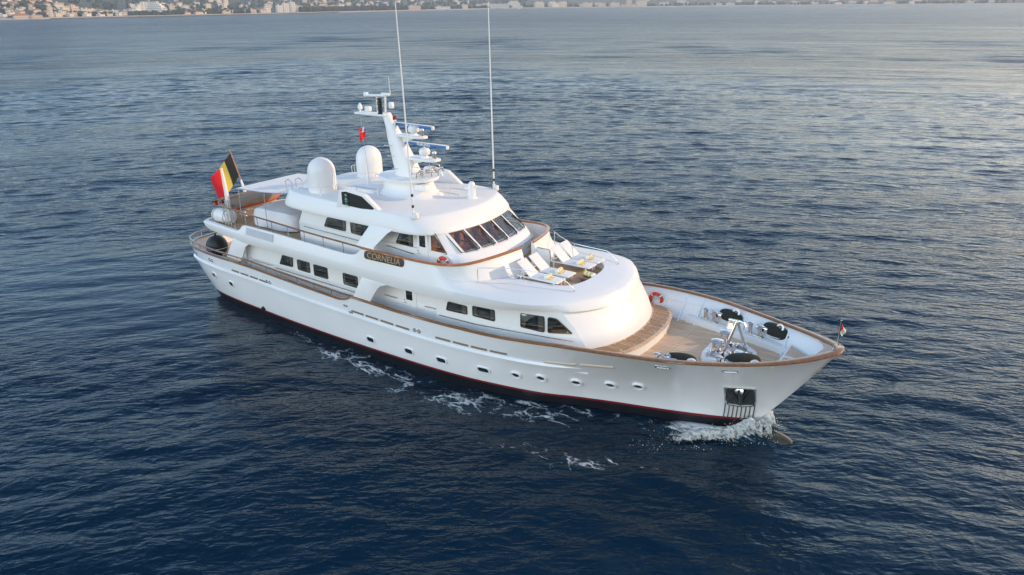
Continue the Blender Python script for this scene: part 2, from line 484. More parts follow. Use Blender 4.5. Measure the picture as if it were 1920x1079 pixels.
for i in range(60):
    lam = math.exp(rng.uniform(math.log(5.5), math.log(17))); th = 0.03+rng.uniform(-1.3, 1.3); k = 2*math.pi/lam
    fade = (1-smoothstep(lam/5, lam/2.8, sp))*wfar
    ii = np.nonzero(fade.max(1) > 0)[0]; jj = np.nonzero(fade.max(0) > 0)[0]
    sl = (slice(ii[0], ii[-1]+1), slice(jj[0], jj[-1]+1))
    Hh[sl] += 0.0034*lam*fade[sl]*np.sin((k*math.cos(th)*U32[sl]+k*math.sin(th)*V32[sl]+rng.uniform(0, 6.283)).astype(np.float32))
# gustiness: patches of livelier and calmer water
g = 0.85+0.22*np.sin(X*0.06+1.3+0.8*np.sin(Y*0.05))*np.sin(Y*0.045+0.4)+0.1*np.sin(X*0.17+Y*0.11)
calm = 1-0.62*np.exp(-((X+9)/15)**2-((Y+5)/9)**2)-0.35*np.exp(-((X-9)/12)**2-((Y+6.5)/5)**2)
Hh *= g*calm
verts = np.stack([X, Y, Hh], -1)

WL = pchip([0.7, 0.75, 1.2, 2, 4, 7, 10, 14, 18, 21, 23, 25, 26.4, 28, 29.8, 31.8, 33.5], [0, 1.3, 2.2, 2.6, 2.95, 3.2, 3.4, 3.55, 3.6, 3.5, 3.25, 2.85, 2.35, 1.85, 1.35, 0.7, 0])
wl = np.array([WL(v) for v in gx])[:, None]*np.ones_like(X)
inside = (X > 0.7) & (X < 33.5)
side = np.abs(Y)-wl
# the wave thrown off the bow and the water drawn down beside the hull
bowx = 33.6-X
dist = np.abs(Y)
crest = 0.42*np.exp(-((dist-0.55-0.26*np.clip(bowx, 0, 60))**2)/(0.32+0.05*np.clip(bowx, 0, 60))**2)*np.exp(-np.clip(bowx, 0, 60)/2.6)*smoothstep(-1.0, 0.3, bowx)
div = np.zeros_like(X)
for q, (off, wd, am, ln) in enumerate(((5.2, 0.5, 0.16, 9), (8.6, 0.7, 0.11, 14))):
    div += am*np.exp(-((dist-off-0.30*np.clip(bowx-3, 0, 90))**2)/wd**2)*np.exp(-np.clip(bowx, 0, 90)/ln)*smoothstep(-3.5, 2, bowx)
verts[..., 2] += crest+div
# foam mask: where broken water can lie (the lace itself is in the material)
sidepos = smoothstep(-0.4, 0.0, side)
lx = X
band = np.exp(-((side-0.9-0.3*np.sin(lx*0.35))/1.0)**2)*smoothstep(9, 15, lx)*(1-smoothstep(29.5, 31.5, lx))
band2 = 0.95*np.exp(-((side-0.25)/0.35)**2)*smoothstep(5, 14, lx)*(1-smoothstep(31, 32.6, lx))
band3 = 0.80*np.exp(-((side-3.5-0.5*np.sin(lx*0.5))/0.9)**2)*smoothstep(22, 25, lx)*(1-smoothstep(29, 30.5, lx))
outer = np.zeros_like(X)
outer = np.maximum(outer, 0.95*np.exp(-((dist-4.75-0.33*np.clip(bowx-3, 0, 90))/0.28)**2)*smoothstep(1.5, 3.0, bowx)*(1-smoothstep(6, 7.5, bowx)))
bowf = 1.5*np.exp(-((dist-0.45-0.30*np.clip(bowx, 0, 20))/(0.5+0.13*np.clip(bowx, 0, 20)))**2)*smoothstep(-0.9, 0.1, bowx)*(1-smoothstep(2.6, 4.8, bowx))
stern = 0.45*np.exp(-(Y/2.6)**2)*smoothstep(-14, 0.5, -np.abs(lx+5))*0
foam = np.clip(np.maximum.reduce([band*0.95, band2, band3, outer, bowf]), 0, 1.5)
nxn, nyn = X.shape
idx = np.arange(nxn*nyn).reshape(nxn, nyn)
quads = np.stack([idx[:-1, :-1], idx[1:, :-1], idx[1:, 1:], idx[:-1, 1:]], -1).reshape(-1, 4)
me = bpy.data.meshes.new("water")
me.vertices.add(nxn*nyn); me.vertices.foreach_set("co", verts.reshape(-1).astype(np.float32))
me.loops.add(quads.size); me.loops.foreach_set("vertex_index", quads.reshape(-1).astype(np.int32))
me.polygons.add(len(quads)); me.polygons.foreach_set("loop_start", np.arange(0, quads.size, 4, dtype=np.int32))
me.polygons.foreach_set("use_smooth", np.ones(len(quads), bool))
me.update(); me.validate()
at = me.attributes.new("foam", 'FLOAT', 'POINT'); at.data.foreach_set("value", foam.reshape(-1).astype(np.float32))
at = me.attributes.new("wave_uv", 'FLOAT_VECTOR', 'POINT')
at.data.foreach_set("vector", np.stack([U, V_, np.zeros_like(U)], -1).reshape(-1).astype(np.float32))
at = me.attributes.new("calm", 'FLOAT', 'POINT'); at.data.foreach_set("value", calm.reshape(-1).astype(np.float32))
at = me.attributes.new("coarse", 'FLOAT', 'POINT'); at.data.foreach_set("value", np.clip(np.log(sp/0.2)/np.log(60.0), 0, 1).reshape(-1).astype(np.float32))
water = bpy.data.objects.new("water", me); COL.objects.link(water); water["kind"] = "structure"

SEA = bpy.data.materials.new("sea_water"); SEA.use_nodes = True
t = SEA.node_tree; N = t.nodes; L = t.links
b = N["Principled BSDF"]
b.inputs["IOR"].default_value = 1.33
b.inputs["Specular IOR Level"].default_value = 0.46
b.inputs["Specular Tint"].default_value = (0.42, 0.86, 1.0, 1)
geo = N.new("ShaderNodeNewGeometry")
def mapping(sc, rot=0.0):
    m = N.new("ShaderNodeMapping"); m.inputs["Scale"].default_value = sc; m.inputs["Rotation"].default_value = (0, 0, rot)
    L.new(geo.outputs["Position"], m.inputs[0]); return m
def noise(vec, sc, det=4, rough=0.55, dist=0.0):
    n = N.new("ShaderNodeTexNoise"); n.inputs["Scale"].default_value = sc; n.inputs["Detail"].default_value = det
    n.inputs["Roughness"].default_value = rough; n.inputs["Distortion"].default_value = dist
    L.new(vec.outputs[0], n.inputs["Vector"]); return n
def math_(op, a, b_, clamp=False):
    n = N.new("ShaderNodeMath"); n.operation = op; n.use_clamp = clamp
    for i, v in enumerate((a, b_)):
        if v is None: continue
        if isinstance(v, (int, float)): n.inputs[i].default_value = v
        else: L.new(v, n.inputs[i])
    return n.outputs[0]
wuv = N.new("ShaderNodeAttribute"); wuv.attribute_name = "wave_uv"
def wmap(sc, rot=0.0):
    m = N.new("ShaderNodeMapping"); m.inputs["Scale"].default_value = sc; m.inputs["Rotation"].default_value = (0, 0, rot)
    L.new(wuv.outputs["Vector"], m.inputs[0]); return m
def ridge(vec, sc, det, rough):
    n = noise(vec, sc, det, rough, 0.3)
    a_ = math_('ABSOLUTE', math_('SUBTRACT', n.outputs[0], 0.5), None)
    return math_('SUBTRACT', 1.0, math_('MULTIPLY', a_, 4.0))
crs = N.new("ShaderNodeAttribute"); crs.attribute_name = "coarse"
mw = wmap((1.0, 0.36, 1.0), 0.10)
n1 = noise(mw, 0.42, 3, 0.6, 0.6)                 # chop of about two metres, for where the mesh is too coarse to carry it
n2 = ridge(wmap((1.0, 0.40, 1.0), -0.25), 0.95, 3, 0.55)   # sharp crested wavelets
n2b = ridge(wmap((1.0, 0.45, 1.0), 0.42), 1.7, 3, 0.55)
n3 = noise(wmap((1.0, 0.55, 1.0), 0.15), 4.6, 3, 0.6)      # capillary ripples
big = noise(wmap((0.035, 0.010, 1), 0.05), 1.0, 4, 0.6, 1.0)   # wind streaks
n0 = noise(wmap((1.0, 0.30, 1.0), -0.06), 0.12, 6, 0.68, 0.4)   # longer chop for the far water
h0 = math_('MULTIPLY', math_('MULTIPLY', n0.outputs[0], 4.2), crs.outputs["Fac"])
h = math_('ADD', math_('ADD', h0, math_('MULTIPLY', math_('MULTIPLY', n1.outputs[0], 1.5), math_('ADD', 0.10, crs.outputs["Fac"]))),
          math_('ADD', math_('ADD', math_('MULTIPLY', n2, 0.060), math_('MULTIPLY', n2b, 0.038)), math_('MULTIPLY', n3.outputs[0], 0.040)))
gust = N.new("ShaderNodeMapRange"); gust.inputs[1].default_value = 0.36; gust.inputs[2].default_value = 0.64
gust.inputs[3].default_value = 0.50; gust.inputs[4].default_value = 1.10
L.new(big.outputs[0], gust.inputs[0])
bp = N.new("ShaderNodeBump"); bp.inputs["Distance"].default_value = 1.0
clm = N.new("ShaderNodeAttribute"); clm.attribute_name = "calm"
L.new(math_('MULTIPLY', gust.outputs[0], clm.outputs["Fac"]), bp.inputs["Strength"]); L.new(h, bp.inputs["Height"])
L.new(bp.outputs[0], b.inputs["Normal"])
# foam lace
fa = N.new("ShaderNodeAttribute"); fa.attribute_name = "foam"
mp = mapping((0.62, 1, 0.2))
dn = noise(mp, 0.9, 3, 0.6)
dv = N.new("ShaderNodeVectorMath"); dv.operation = 'MULTIPLY_ADD'
L.new(dn.outputs["Color"], dv.inputs[0]); dv.inputs[1].default_value = (1.6, 1.6, 0.0); L.new(mp.outputs[0], dv.inputs[2])
vo = N.new("ShaderNodeTexVoronoi"); vo.feature = 'DISTANCE_TO_EDGE'; vo.inputs["Scale"].default_value = 1.25
L.new(dv.outputs[0], vo.inputs["Vector"])
vo2 = N.new("ShaderNodeTexVoronoi"); vo2.feature = 'DISTANCE_TO_EDGE'; vo2.inputs["Scale"].default_value = 3.4
L.new(dv.outputs[0], vo2.inputs["Vector"])
lace = math_('SUBTRACT', 1.0, math_('MULTIPLY', vo.outputs["Distance"], 8.0), True)
lace2 = math_('SUBTRACT', 1.0, math_('MULTIPLY', vo2.outputs["Distance"], 8.0), True)
pn = noise(mp, 0.42, 5, 0.65)
patch = math_('MULTIPLY', math_('SUBTRACT', pn.outputs[0], 0.40), 5.0, True)
lac = math_('ADD', math_('MULTIPLY', lace, 0.62), math_('MULTIPLY', lace2, 0.38))
fine = noise(mp, 9.0, 4, 0.7)
lac = math_('ADD', lac, math_('MULTIPLY', math_('SUBTRACT', fine.outputs[0], 0.5), 1.25))
amount = math_('MULTIPLY', fa.outputs["Fac"], math_('ADD', 0.15, math_('MULTIPLY', patch, 0.85)))
thick = math_('MULTIPLY', math_('SUBTRACT', fa.outputs["Fac"], 0.95), 0.9)
val = math_('ADD', math_('SUBTRACT', math_('MULTIPLY', lac, amount), 0.225), math_('MAXIMUM', thick, 0.0))
fmask = math_('MULTIPLY', math_('MULTIPLY', val, 2.6, True), 0.86)
mixc = N.new("ShaderNodeMix"); mixc.data_type = 'RGBA'
deep = N.new("ShaderNodeMix"); deep.data_type = 'RGBA'
deep.inputs[6].default_value = (0.0, 0.0102, 0.0265, 1)
deep.inputs[7].default_value = (0.003, 0.026, 0.036, 1)      # aerated water under the foam
L.new(math_('MULTIPLY', math_('MULTIPLY', fa.outputs["Fac"], patch), 0.45, True), deep.inputs[0])
L.new(fmask, mixc.inputs[0]); L.new(deep.outputs[2], mixc.inputs[6]); mixc.inputs[7].default_value = (0.74, 0.75, 0.75, 1)
L.new(mixc.outputs[2], b.inputs["Base Color"])
grp = noise(wmap((0.16, 0.045, 1), -0.08), 1.0, 5, 0.65, 0.6)      # groups of steeper and flatter chop
far_r = math_('MULTIPLY', crs.outputs["Fac"], math_('ADD', 0.05, math_('MULTIPLY', grp.outputs[0], 0.40)))
L.new(math_('ADD', math_('ADD', 0.05, far_r), math_('MULTIPLY', fmask, 0.6)), b.inputs["Roughness"])
me.materials.append(SEA)

# ------------------------------------------------------------------ hull geometry
RAILB = pchip([-0.9, -0.86, -0.6, -0.2, 0.5, 1.5, 3, 5, 7, 10, 14, 18, 22, 25, 26.7, 28.2, 29.2, 30.2, 31.2, 32.2, 33.2, 34.2, 35.2, 35.7, 36.05, 36.25],
              [0, 1.2, 1.9, 2.4, 2.8, 3.1, 3.35, 3.5, 3.6, 3.8, 4.0, 4.1, 4.15, 4.2, 4.18, 4.03, 3.87, 3.66, 3.36, 2.95, 2.48, 1.92, 1.22, 0.76, 0.37, 0])
RAILZ = pchip([-0.9, 3, 6, 10, 15, 19, 22.5, 25.3, 26.7, 28.5, 30, 32, 33.7, 35.2, 36.25], [3.38, 3.47, 3.49, 3.42, 3.30, 3.23, 3.31, 3.56, 3.72, 3.83, 3.88, 3.92, 4.0, 4.18, 4.38])
DROP = lambda x: 0.34*(1-float(smoothstep(14.3, 15.1, x)))
XSTEM = pchip([-1.2, 0, 0.6, 1.31, 4.38], [32.4, 33.2, 33.58, 34.13, 36.25])
XSTERN = pchip([-1.2, 0, 0.6, 2.0, 3.38], [2.0, 1.1, 0.7, -0.45, -0.9])
def s_of(i, n):
    u = i/n
    return 0.5*(1-math.cos(math.pi*u))*0.55+u*0.45
NS = 110
SS = [s_of(i, NS) for i in range(NS+1)]
def bw(s): return WL(0.7+s*(33.5-0.7))
def br(s): return RAILB(-0.9+s*37.15)
def xr(s): return -0.9+s*37.15
def bz(s, z):
    zr = RAILZ(xr(s)); w = bw(s); r = br(s)
    if z < 0.6: return w*(1-0.10*(0.6-z))
    tt = min((z-0.6)/(zr-0.6), 1.0)
    p = 0.85+0.75*float(smoothstep(0.55, 0.9, s))
    return w+(r-w)*tt**p
def zs_(z, s):
    zr = RAILZ(xr(s))
    return z
def xz(s, z):
    zr = RAILZ(xr(s))
    zz = z if z < 0.6 else 0.6+(z-0.6)*(3.38-0.6)/(zr-0.6)      # for the stern curve
    zb = z if z < 0.6 else 0.6+(z-0.6)*(4.38-0.6)/(zr-0.6)      # for the stem curve
    return XSTERN(zz)*(1-s)+XSTEM(zb)*s
def hull_pt(s, z, sgn=-1, off=0.0):
    return Vector((xz(s, z), sgn*(bz(s, z)+off), z))
def s_at(x, z):
    lo, hi = 0.0, 1.0
    for _ in range(40):
        m = (lo+hi)/2
        if xz(m, z) < x: lo = m
        else: hi = m
    return (lo+hi)/2
def hp(x, z, off=0.0, sgn=-1):
    """a point on the hull's side, pushed out along the surface normal"""
    s = s_at(x, z); e = 0.01
    p = hull_pt(s, z, sgn)
    ds = hull_pt(min(s+e, 1), z, sgn)-hull_pt(max(s-e, 0), z, sgn)
    dz = hull_pt(s, z+0.1, sgn)-hull_pt(s, z-0.1, sgn)
    n = ds.cross(dz); n.normalize()
    if n.y*sgn < 0: n = -n
    return p+n*off
ztop = lambda s: RAILZ(xr(s))-DROP(xr(s))
DECKZ = pchip([-1, 20, 24, 28, 31, 34.8, 36], [2.3, 2.3, 2.45, 2.80, 2.98, 3.18, 3.2])
STRK = pchip([-0.9, 3, 8.7, 15, 19.5, 24.5, 27.2], [2.36, 2.35, 2.30, 2.22, 2.15, 2.30, 2.50])

yacht = thing("motor_yacht", "large white motor yacht with varnished wood rails, under way on the dark blue sea", "yacht")

mb = MB()
lv = [-1.2, -0.4, 0.1, 0.48, 0.60]
rows = []
def loop_pts(fn):
    st = [fn(s, -1) for s in SS]; po = [fn(s, 1) for s in SS]
    return st+po[::-1][1:-1]
for z in lv: rows.append(loop_pts(lambda s, g: hull_pt(s, z, g)))
for k in range(1, 15):
    rows.append(loop_pts(lambda s, g: hull_pt(s, 0.6+(ztop(s)-0.6)*k/14, g)))
# over the top and down the inside of the bulwark to the deck
def inner(s, g, z, th=0.13):
    p = hull_pt(s, z, g)
    bb = max(bz(s, z)-th*1.05, 0)
    x = p.x
    x = min(max(x, XSTERN(3.0)+0.05+th), XSTEM(min(z, 4.3))-th*2.2)
    if bb <= 0.001: bb = 0.0
    return Vector((x, g*bb, z))
rows.append(loop_pts(lambda s, g: inner(s, g, ztop(s))))
for k in range(1, 4):
    rows.append(loop_pts(lambda s, g: inner(s, g, ztop(s)+(DECKZ(xr(s))-0.05-ztop(s))*k/3)))
ms = [BOOT, BOOT, BOOT, RED]+[HULLW]*14+[W_]*4
mb.loft(rows, ms, closed=True)
hull = mb.build("hull", yacht, ang=60)
hull["label"] = "white hull with black boot and red stripe"

mb = MB()
mb.lathe([(0, -1.25)]+[(0.52*math.sin(math.pi*i/12)**0.8, -1.25*math.cos(math.pi*i/12)) for i in range(1, 12)]+[(0, 1.25)], (33.85, 0, -0.24), BULB, n=20, rot=Matrix.Rotation(R(90), 3, 'Y'))
mb.build("bulbous_bow", yacht, label="olive bulbous bow breaking the surface")

# rubbing strake
mb = MB()
for sg in (-1, 1):
    pr = []
    xs = np.linspace(-0.2, 27.3, 90)
    for x in xs:
        z = STRK(x); k = 1-float(smoothstep(25.6, 27.3, x))
        k = max(k, 0.02)
        pr.append([hp(x, z-0.11*k, 0.0, sg), hp(x, z-0.075*k, 0.09*k, sg), hp(x, z+0.075*k, 0.10*k, sg), hp(x, z+0.12*k, 0.0, sg)])
    mb.loft(pr, HULLW)
mb.build("rub_rail", yacht, ang=30, split=True)

# wooden cap rails
def cap(path, hw, hgt, m, mb, closed=False, zoff=0.0):
    k = len(path); rows = []
    for i in range(k):
        a = Vector(path[(i-1) % k] if closed else path[max(i-1, 0)]); c = Vector(path[(i+1) % k] if closed else path[min(i+1, k-1)])
        d = c-a; d.z = 0; d.normalize(); nn = Vector((d.y, -d.x, 0))
        w = hw(path[i]) if callable(hw) else hw
        p = Vector(path[i])+Vector((0, 0, zoff))
        q = hgt*0.3
        rows.append([p-nn*w, p-nn*w+Vector((0, 0, hgt-q)), p-nn*(w-q)+Vector((0, 0, hgt)), p+nn*(w-q)+Vector((0, 0, hgt)), p+nn*w+Vector((0, 0, hgt-q)), p+nn*w])
    if closed: rows.append(rows[0])
    V = mb.loft(rows, m, closed=True)
    if not closed:
        mb.face(V[0][::-1], m); mb.face(V[-1], m)
mb = MB()
pathS = [hull_pt(s, ztop(s), -1, -0.05) for s in SS]; pathP = [hull_pt(s, ztop(s), 1, -0.05) for s in SS]
lp = [p for p in pathS[:-1]]+[Vector((36.14, 0, 4.38))]+[p for p in pathP[::-1][1:-1]]
lp[0].x += 0.05
cap(lp, lambda p: 0.115+0.06*float(smoothstep(33.5, 35.6, p[0])), 0.085, WOOD, mb, closed=True, zoff=-0.01)
# solid timber breasthook closing the bow
tip = [(x, y) for x, y in ((35.15, 1.15), (35.62, 0.78), (35.95, 0.40), (36.16, 0.0), (35.95, -0.40), (35.62, -0.78), (35.15, -1.15), (35.45, -0.6), (35.6, 0), (35.45, 0.6))]
mb.prism([(x, y, 4.10+0.26*(x-35.15)/1.15) for x, y in tip], (0, 0, 0.085), WOOD)
mb.build("cap_rail", yacht, ang=45)

mb = MB()
sA = [s for s in SS if xr(s) < 15.25]
pS = [Vector((xz(s, RAILZ(xr(s))), -(br(s)-0.05), RAILZ(xr(s)))) for s in sA]; pP = [Vector((p.x, -p.y, p.z)) for p in pS]
cap(pS[::-1]+pP[1:], 0.06, 0.06, WOOD, mb)
mb.build("aft_top_rail", yacht, ang=45)
mb = MB()
for sg in (-1, 1):
    for x in np.arange(0.4, 14.6, 1.32):
        s = s_at(x, RAILZ(x))
        p = hull_pt(s, ztop(s), sg, -0.05)
        mb.tube([p, (p.x, sg*(br(s)-0.05), RAILZ(xr(s))+0.01)], 0.02, CHROME, 6)
for y in (-1.2, 0, 1.2):
    mb.tube([(-0.78, y, 3.0), (-0.8, y, 3.4)], 0.02, CHROME, 6)
mb.build("rail_stanchion", yacht, split=True)

# decks
mb = MB()
rowsd = []
for s in SS:
    x = min(max(xr(s), -0.72), 34.95); z = DECKZ(x); ss = s_at(x, z)
    w = max(bz(ss, z)-0.10, 0.02)
    rowsd.append([Vector((x, -w, z)), Vector((x, -w*0.5, z)), Vector((x, 0, z)), Vector((x, w*0.5, z)), Vector((x, w, z))])
mb.loft(rowsd, TEAK)
mb.build("main_deck", yacht)

# ------------------------------------------------------------------ main deck house
mb = MB()
bot = [(6.0, 0), (6.0, -3.05), (6.1, -3.1), (13, -3.12), (19.7, -3.14), (19.72, -3.36), (22, -3.36), (24.5, -3.32), (26.2, -3.22), (27.0, -3.06), (27.5, -2.75), (27.95, -1.9), (28.18, -1.0), (28.26, 0)]
top = [(6.0, 0), (6.0, -3.05), (6.1, -3.1), (13, -3.12), (19.7, -3.14), (19.72, -3.36), (22, -3.38), (24.5, -3.40), (25.4, -3.36), (26.05, -3.18), (26.60, -2.64), (27.04, -1.76), (27.33, -0.93), (27.45, 0)]
rows = []
bot = bot[:7]+[(24.5, -3.33), (26.2, -3.24)]+[(q[0], q[1]) for q in smooth_path([(27.32, -3.04, 0), (27.62, -2.62, 0), (27.95, -1.9, 0), (28.18, -1.0, 0), (28.26, 0, 0)], 24)]
top = top[:7]+[(24.5, -3.40), (25.4, -3.37)]+[(q[0], q[1]) for q in smooth_path([(26.22, -3.26, 0), (26.62, -2.64, 0), (27.04, -1.76, 0), (27.33, -0.93, 0), (27.45, 0, 0)], 24)]
for z, tt in ((2.2, -0.35), (2.6, -0.15), (3.2, 0.0), (3.7, 0.30), (4.2, 0.62), (4.75, 1.0), (4.95, 1.1)):
    ring = []
    for (x0, y0), (x1, y1) in zip(bot, top):
        q = max(tt, 0); bul = 0.10*math.sin(math.pi*min(max(tt, 0), 1))*(1 if x0 > 27 else 0)
        ring.append((x0+(x1-x0)*q+bul, y0+(y1-y0)*q, z))
    rows.append(ring+[(x, -y, z_) for x, y, z_ in ring[::-1][1:-1]])
mb.loft(rows, W_, closed=True)
mb.build("main_deck_house", yacht, ang=28)

def window(pts, y0, r=0.09, fr=0.05, parent=yacht, glass=PANE, yoff=0.0, frame=None, normal=(0, -1, 0)):
    """a framed window on a wall: pts are (x, z), y0 the wall or a function of (x, z)"""
    yf = y0 if callable(y0) else (lambda x, z: y0)
    P = round_poly(pts, r, 4)
    c = np.mean(np.array(pts), axis=0)
    In = [tuple(np.array(p)+(c-np.array(p))/np.linalg.norm(c-np.array(p))*fr) for p in P]
    n = Vector(normal)
    w = MB()
    rows = []
    for off, q in ((-0.03, P), (0.028, P), (0.028, In), (-0.012, In)):
        rows.append([Vector((x, yf(x, z), z))+n*off for x, z in q])
    w.loft(rows, frame or FRAME, closed=True)
    wo = w.build("window", parent, ang=40)
    g = MB(); g.poly([Vector((x, yf(x, z), z))+n*0.003 for x, z in In], ROOM)
    g.build("cabin_interior", wo, smooth=False)
    xs = [p[0] for p in In]; x0, x1 = min(xs), max(xs)
    def span(x):
        zz_ = []
        for (xa, za), (xb, zb) in zip(In, In[1:]+In[:1]):
            if (xa-x)*(xb-x) < 0: zz_.append(za+(zb-za)*(x-xa)/(xb-xa))
        return (min(zz_), max(zz_)) if len(zz_) >= 2 else None
    wr = random.Random(int(x0*100))
    for side_ in (0, 1):
        wd_ = (x1-x0)*wr.choice((0.0, 0.10, 0.16, 0.22))
        if not wd_: continue
        c_ = MB(); rws = []
        for k in range(9):
            x = (x0+0.01+wd_*k/8) if side_ == 0 else (x1-0.01-wd_*k/8)
            sp_2 = span(x)
            if sp_2:
                o_ = 0.008+0.005*math.sin(k*2.4)
                rws.append([Vector((x, yf(x, sp_2[0]), sp_2[0]))+n*o_, Vector((x, yf(x, sp_2[1]), sp_2[1]))+n*o_])
        if len(rws) > 1:
            c_.loft(rws, CURT); c_.build("curtain", wo)
    g = MB(); g.poly([Vector((x, yf(x, z), z))+n*0.017 for x, z in In], GLT)
    g.build("pane", wo, smooth=False)
    return wo

MDW = [[(8.85, 3.60), (9.18, 4.18), (9.95, 4.18), (9.88, 3.60)], [(10.28, 3.55), (10.28, 4.12), (11.2, 4.12), (11.2, 3.52)],
       [(11.5, 3.47), (11.5, 4.08), (12.5, 4.06), (12.5, 3.44)], [(13.6, 3.42), (13.6, 4.02), (14.6, 4.0), (14.6, 3.38)]]
for sg in (-1, 1):
    for w_ in MDW: window(w_, sg*3.13, normal=(0, sg, 0))
    for w_ in ([(20.30, 3.60), (20.42, 4.05), (21.50, 4.05), (21.50, 3.64)], [(21.78, 3.66), (21.78, 4.14), (22.98, 4.20), (22.98, 3.66)]):
        window(w_, sg*3.37, normal=(0, sg, 0))
    window([(24.28, 3.72), (24.28, 4.36), (25.45, 4.46), (25.45, 3.74)], (lambda x, z: sg*3.36), normal=(0, sg, 0))
    yy = lambda x, z: sg*(3.40-max(0, x-25.4)*0.10-max(0, x-26.2)*0.14)
    window([(25.62, 3.78), (25.62, 4.48), (26.0, 4.48), (26.70, 3.92)], yy, normal=(0.1, sg, 0))
# handrails, seams and door of the main deck house side
mb = MB()
mb.tube([(6.6, -3.2, 3.42), (8.2, -3.2, 3.40)], 0.018, CHROME, 6)
mb.tube([(8.5, -3.2, 3.33), (14.9, -3.2, 3.14)], 0.018, CHROME, 6)
mb.tube([(16.4, -3.2, 3.45), (17.2, -3.2, 3.45)], 0.018, CHROME, 6)
mb.tube([(18.9, -3.2, 3.40), (19.6, -3.2, 3.42)], 0.018, CHROME, 6)
mb.tube([(19.9, -3.43, 3.28), (22, -3.45, 3.32), (24, -3.43, 3.46), (26.8, -3.28, 3.62)], 0.02, CHROME, 6)
for x, z in ((7, 3.41), (8, 3.4), (9.5, 3.30), (11.5, 3.24), (13.5, 3.18), (20.5, 3.29), (22.4, 3.34), (24.2, 3.47), (26, 3.57)):
    y = -3.14 if x < 19.7 else -3.37
    mb.tube([(x, y+0.02, z), (x, y-0.08, z)], 0.014, CHROME, 6)
mb.build("handrail", yacht, split=True)
d = MB(); d.box((17.95, -3.145, 3.18), (0.82, 0.035, 1.95), W_, bev=0.015)
door = d.build("side_door", yacht)
d = MB(); d.prism([(x, -3.16, z) for x, z in round_poly([(17.75, 3.50), (17.75, 4.02), (18.13, 4.02), (18.13, 3.50)], 0.05)], (0, -0.014, 0), PANE); d.build("door_pane", door)
d = MB(); d.tube([(17.66, -3.16, 3.35), (17.66, -3.22, 3.35), (17.76, -3.22, 3.35)], 0.016, CHROME, 6); d.build("handle", door)
d = MB(); d.tube([(17.66, -3.16, 3.48), (17.66, -3.20, 3.48)], 0.025, CHROME, 8); d.build("lock", door)
d = MB(); d.box((18.62, -3.142, 3.3), (0.46, 0.02, 0.36), W_, bev=0.008); d.build("hatch_panel", yacht)

# bench on the foredeck, in front of the house
bo = smooth_path([(27.35, -2.86, 0), (27.9, -2.93, 0), (28.45, -2.72, 0), (28.8, -2.1, 0), (29.02, -1.1, 0), (29.08, 0, 0)], 26)
bi = smooth_path([(27.30, -2.78, 0), (27.62, -2.5, 0), (27.85, -1.95, 0), (28.0, -1.4, 0), (28.12, -0.8, 0), (28.2, 0, 0)], 26)
full = lambda P, z, k=1.0, dx=0: [(x*1.0+dx, y*k, z) for x, y, _ in P]+[(x+dx, -y*k, z) for x, y, _ in P[::-1][1:]]
mb = MB()
mb.loft([full(bo, 2.7, 0.985, -0.05), full(bo, 3.24, 0.985, -0.05)], W_)
bench = mb.build("bench", yacht, ang=50)
mb = MB()
mb.loft([full(bi, 3.24), full(bi, 3.31), full(bo, 3.31), full(bo, 3.24, 1.0, 0.0)], [TEAK, TEAKD, TEAK])
mb.build("bench_seat", bench, ang=30)
mb = MB()
bt = [((1-0.86)*a[0]+0.86*b_[0], (1-0.86)*a[1]+0.86*b_[1], 0) for a, b_ in zip(bi, bo)]
mb.loft([full(bt, 3.315), full(bo, 3.315)], TEAK)
bt2 = [((1-0.12)*a[0]+0.12*b_[0], (1-0.12)*a[1]+0.12*b_[1], 0) for a, b_ in zip(bi, bo)]
mb.loft([full(bi, 3.315), full(bt2, 3.315)], TEAK)
mb.build("seat_edging", bench)
mb = MB()
for k in (9, 14, 19, 25):
    for g_ in (-1, 1):
        for q in (0.16, 0.80):
            x = bi[k][0]*(1-q)+bo[k][0]*q; y = (bi[k][1]*(1-q)+bo[k][1]*q)*-g_
            mb.box((x, y, 3.322), (0.10, 0.07, 0.016), CHROME, bev=0.004)
mb.build("seat_hinge", bench, split=True)

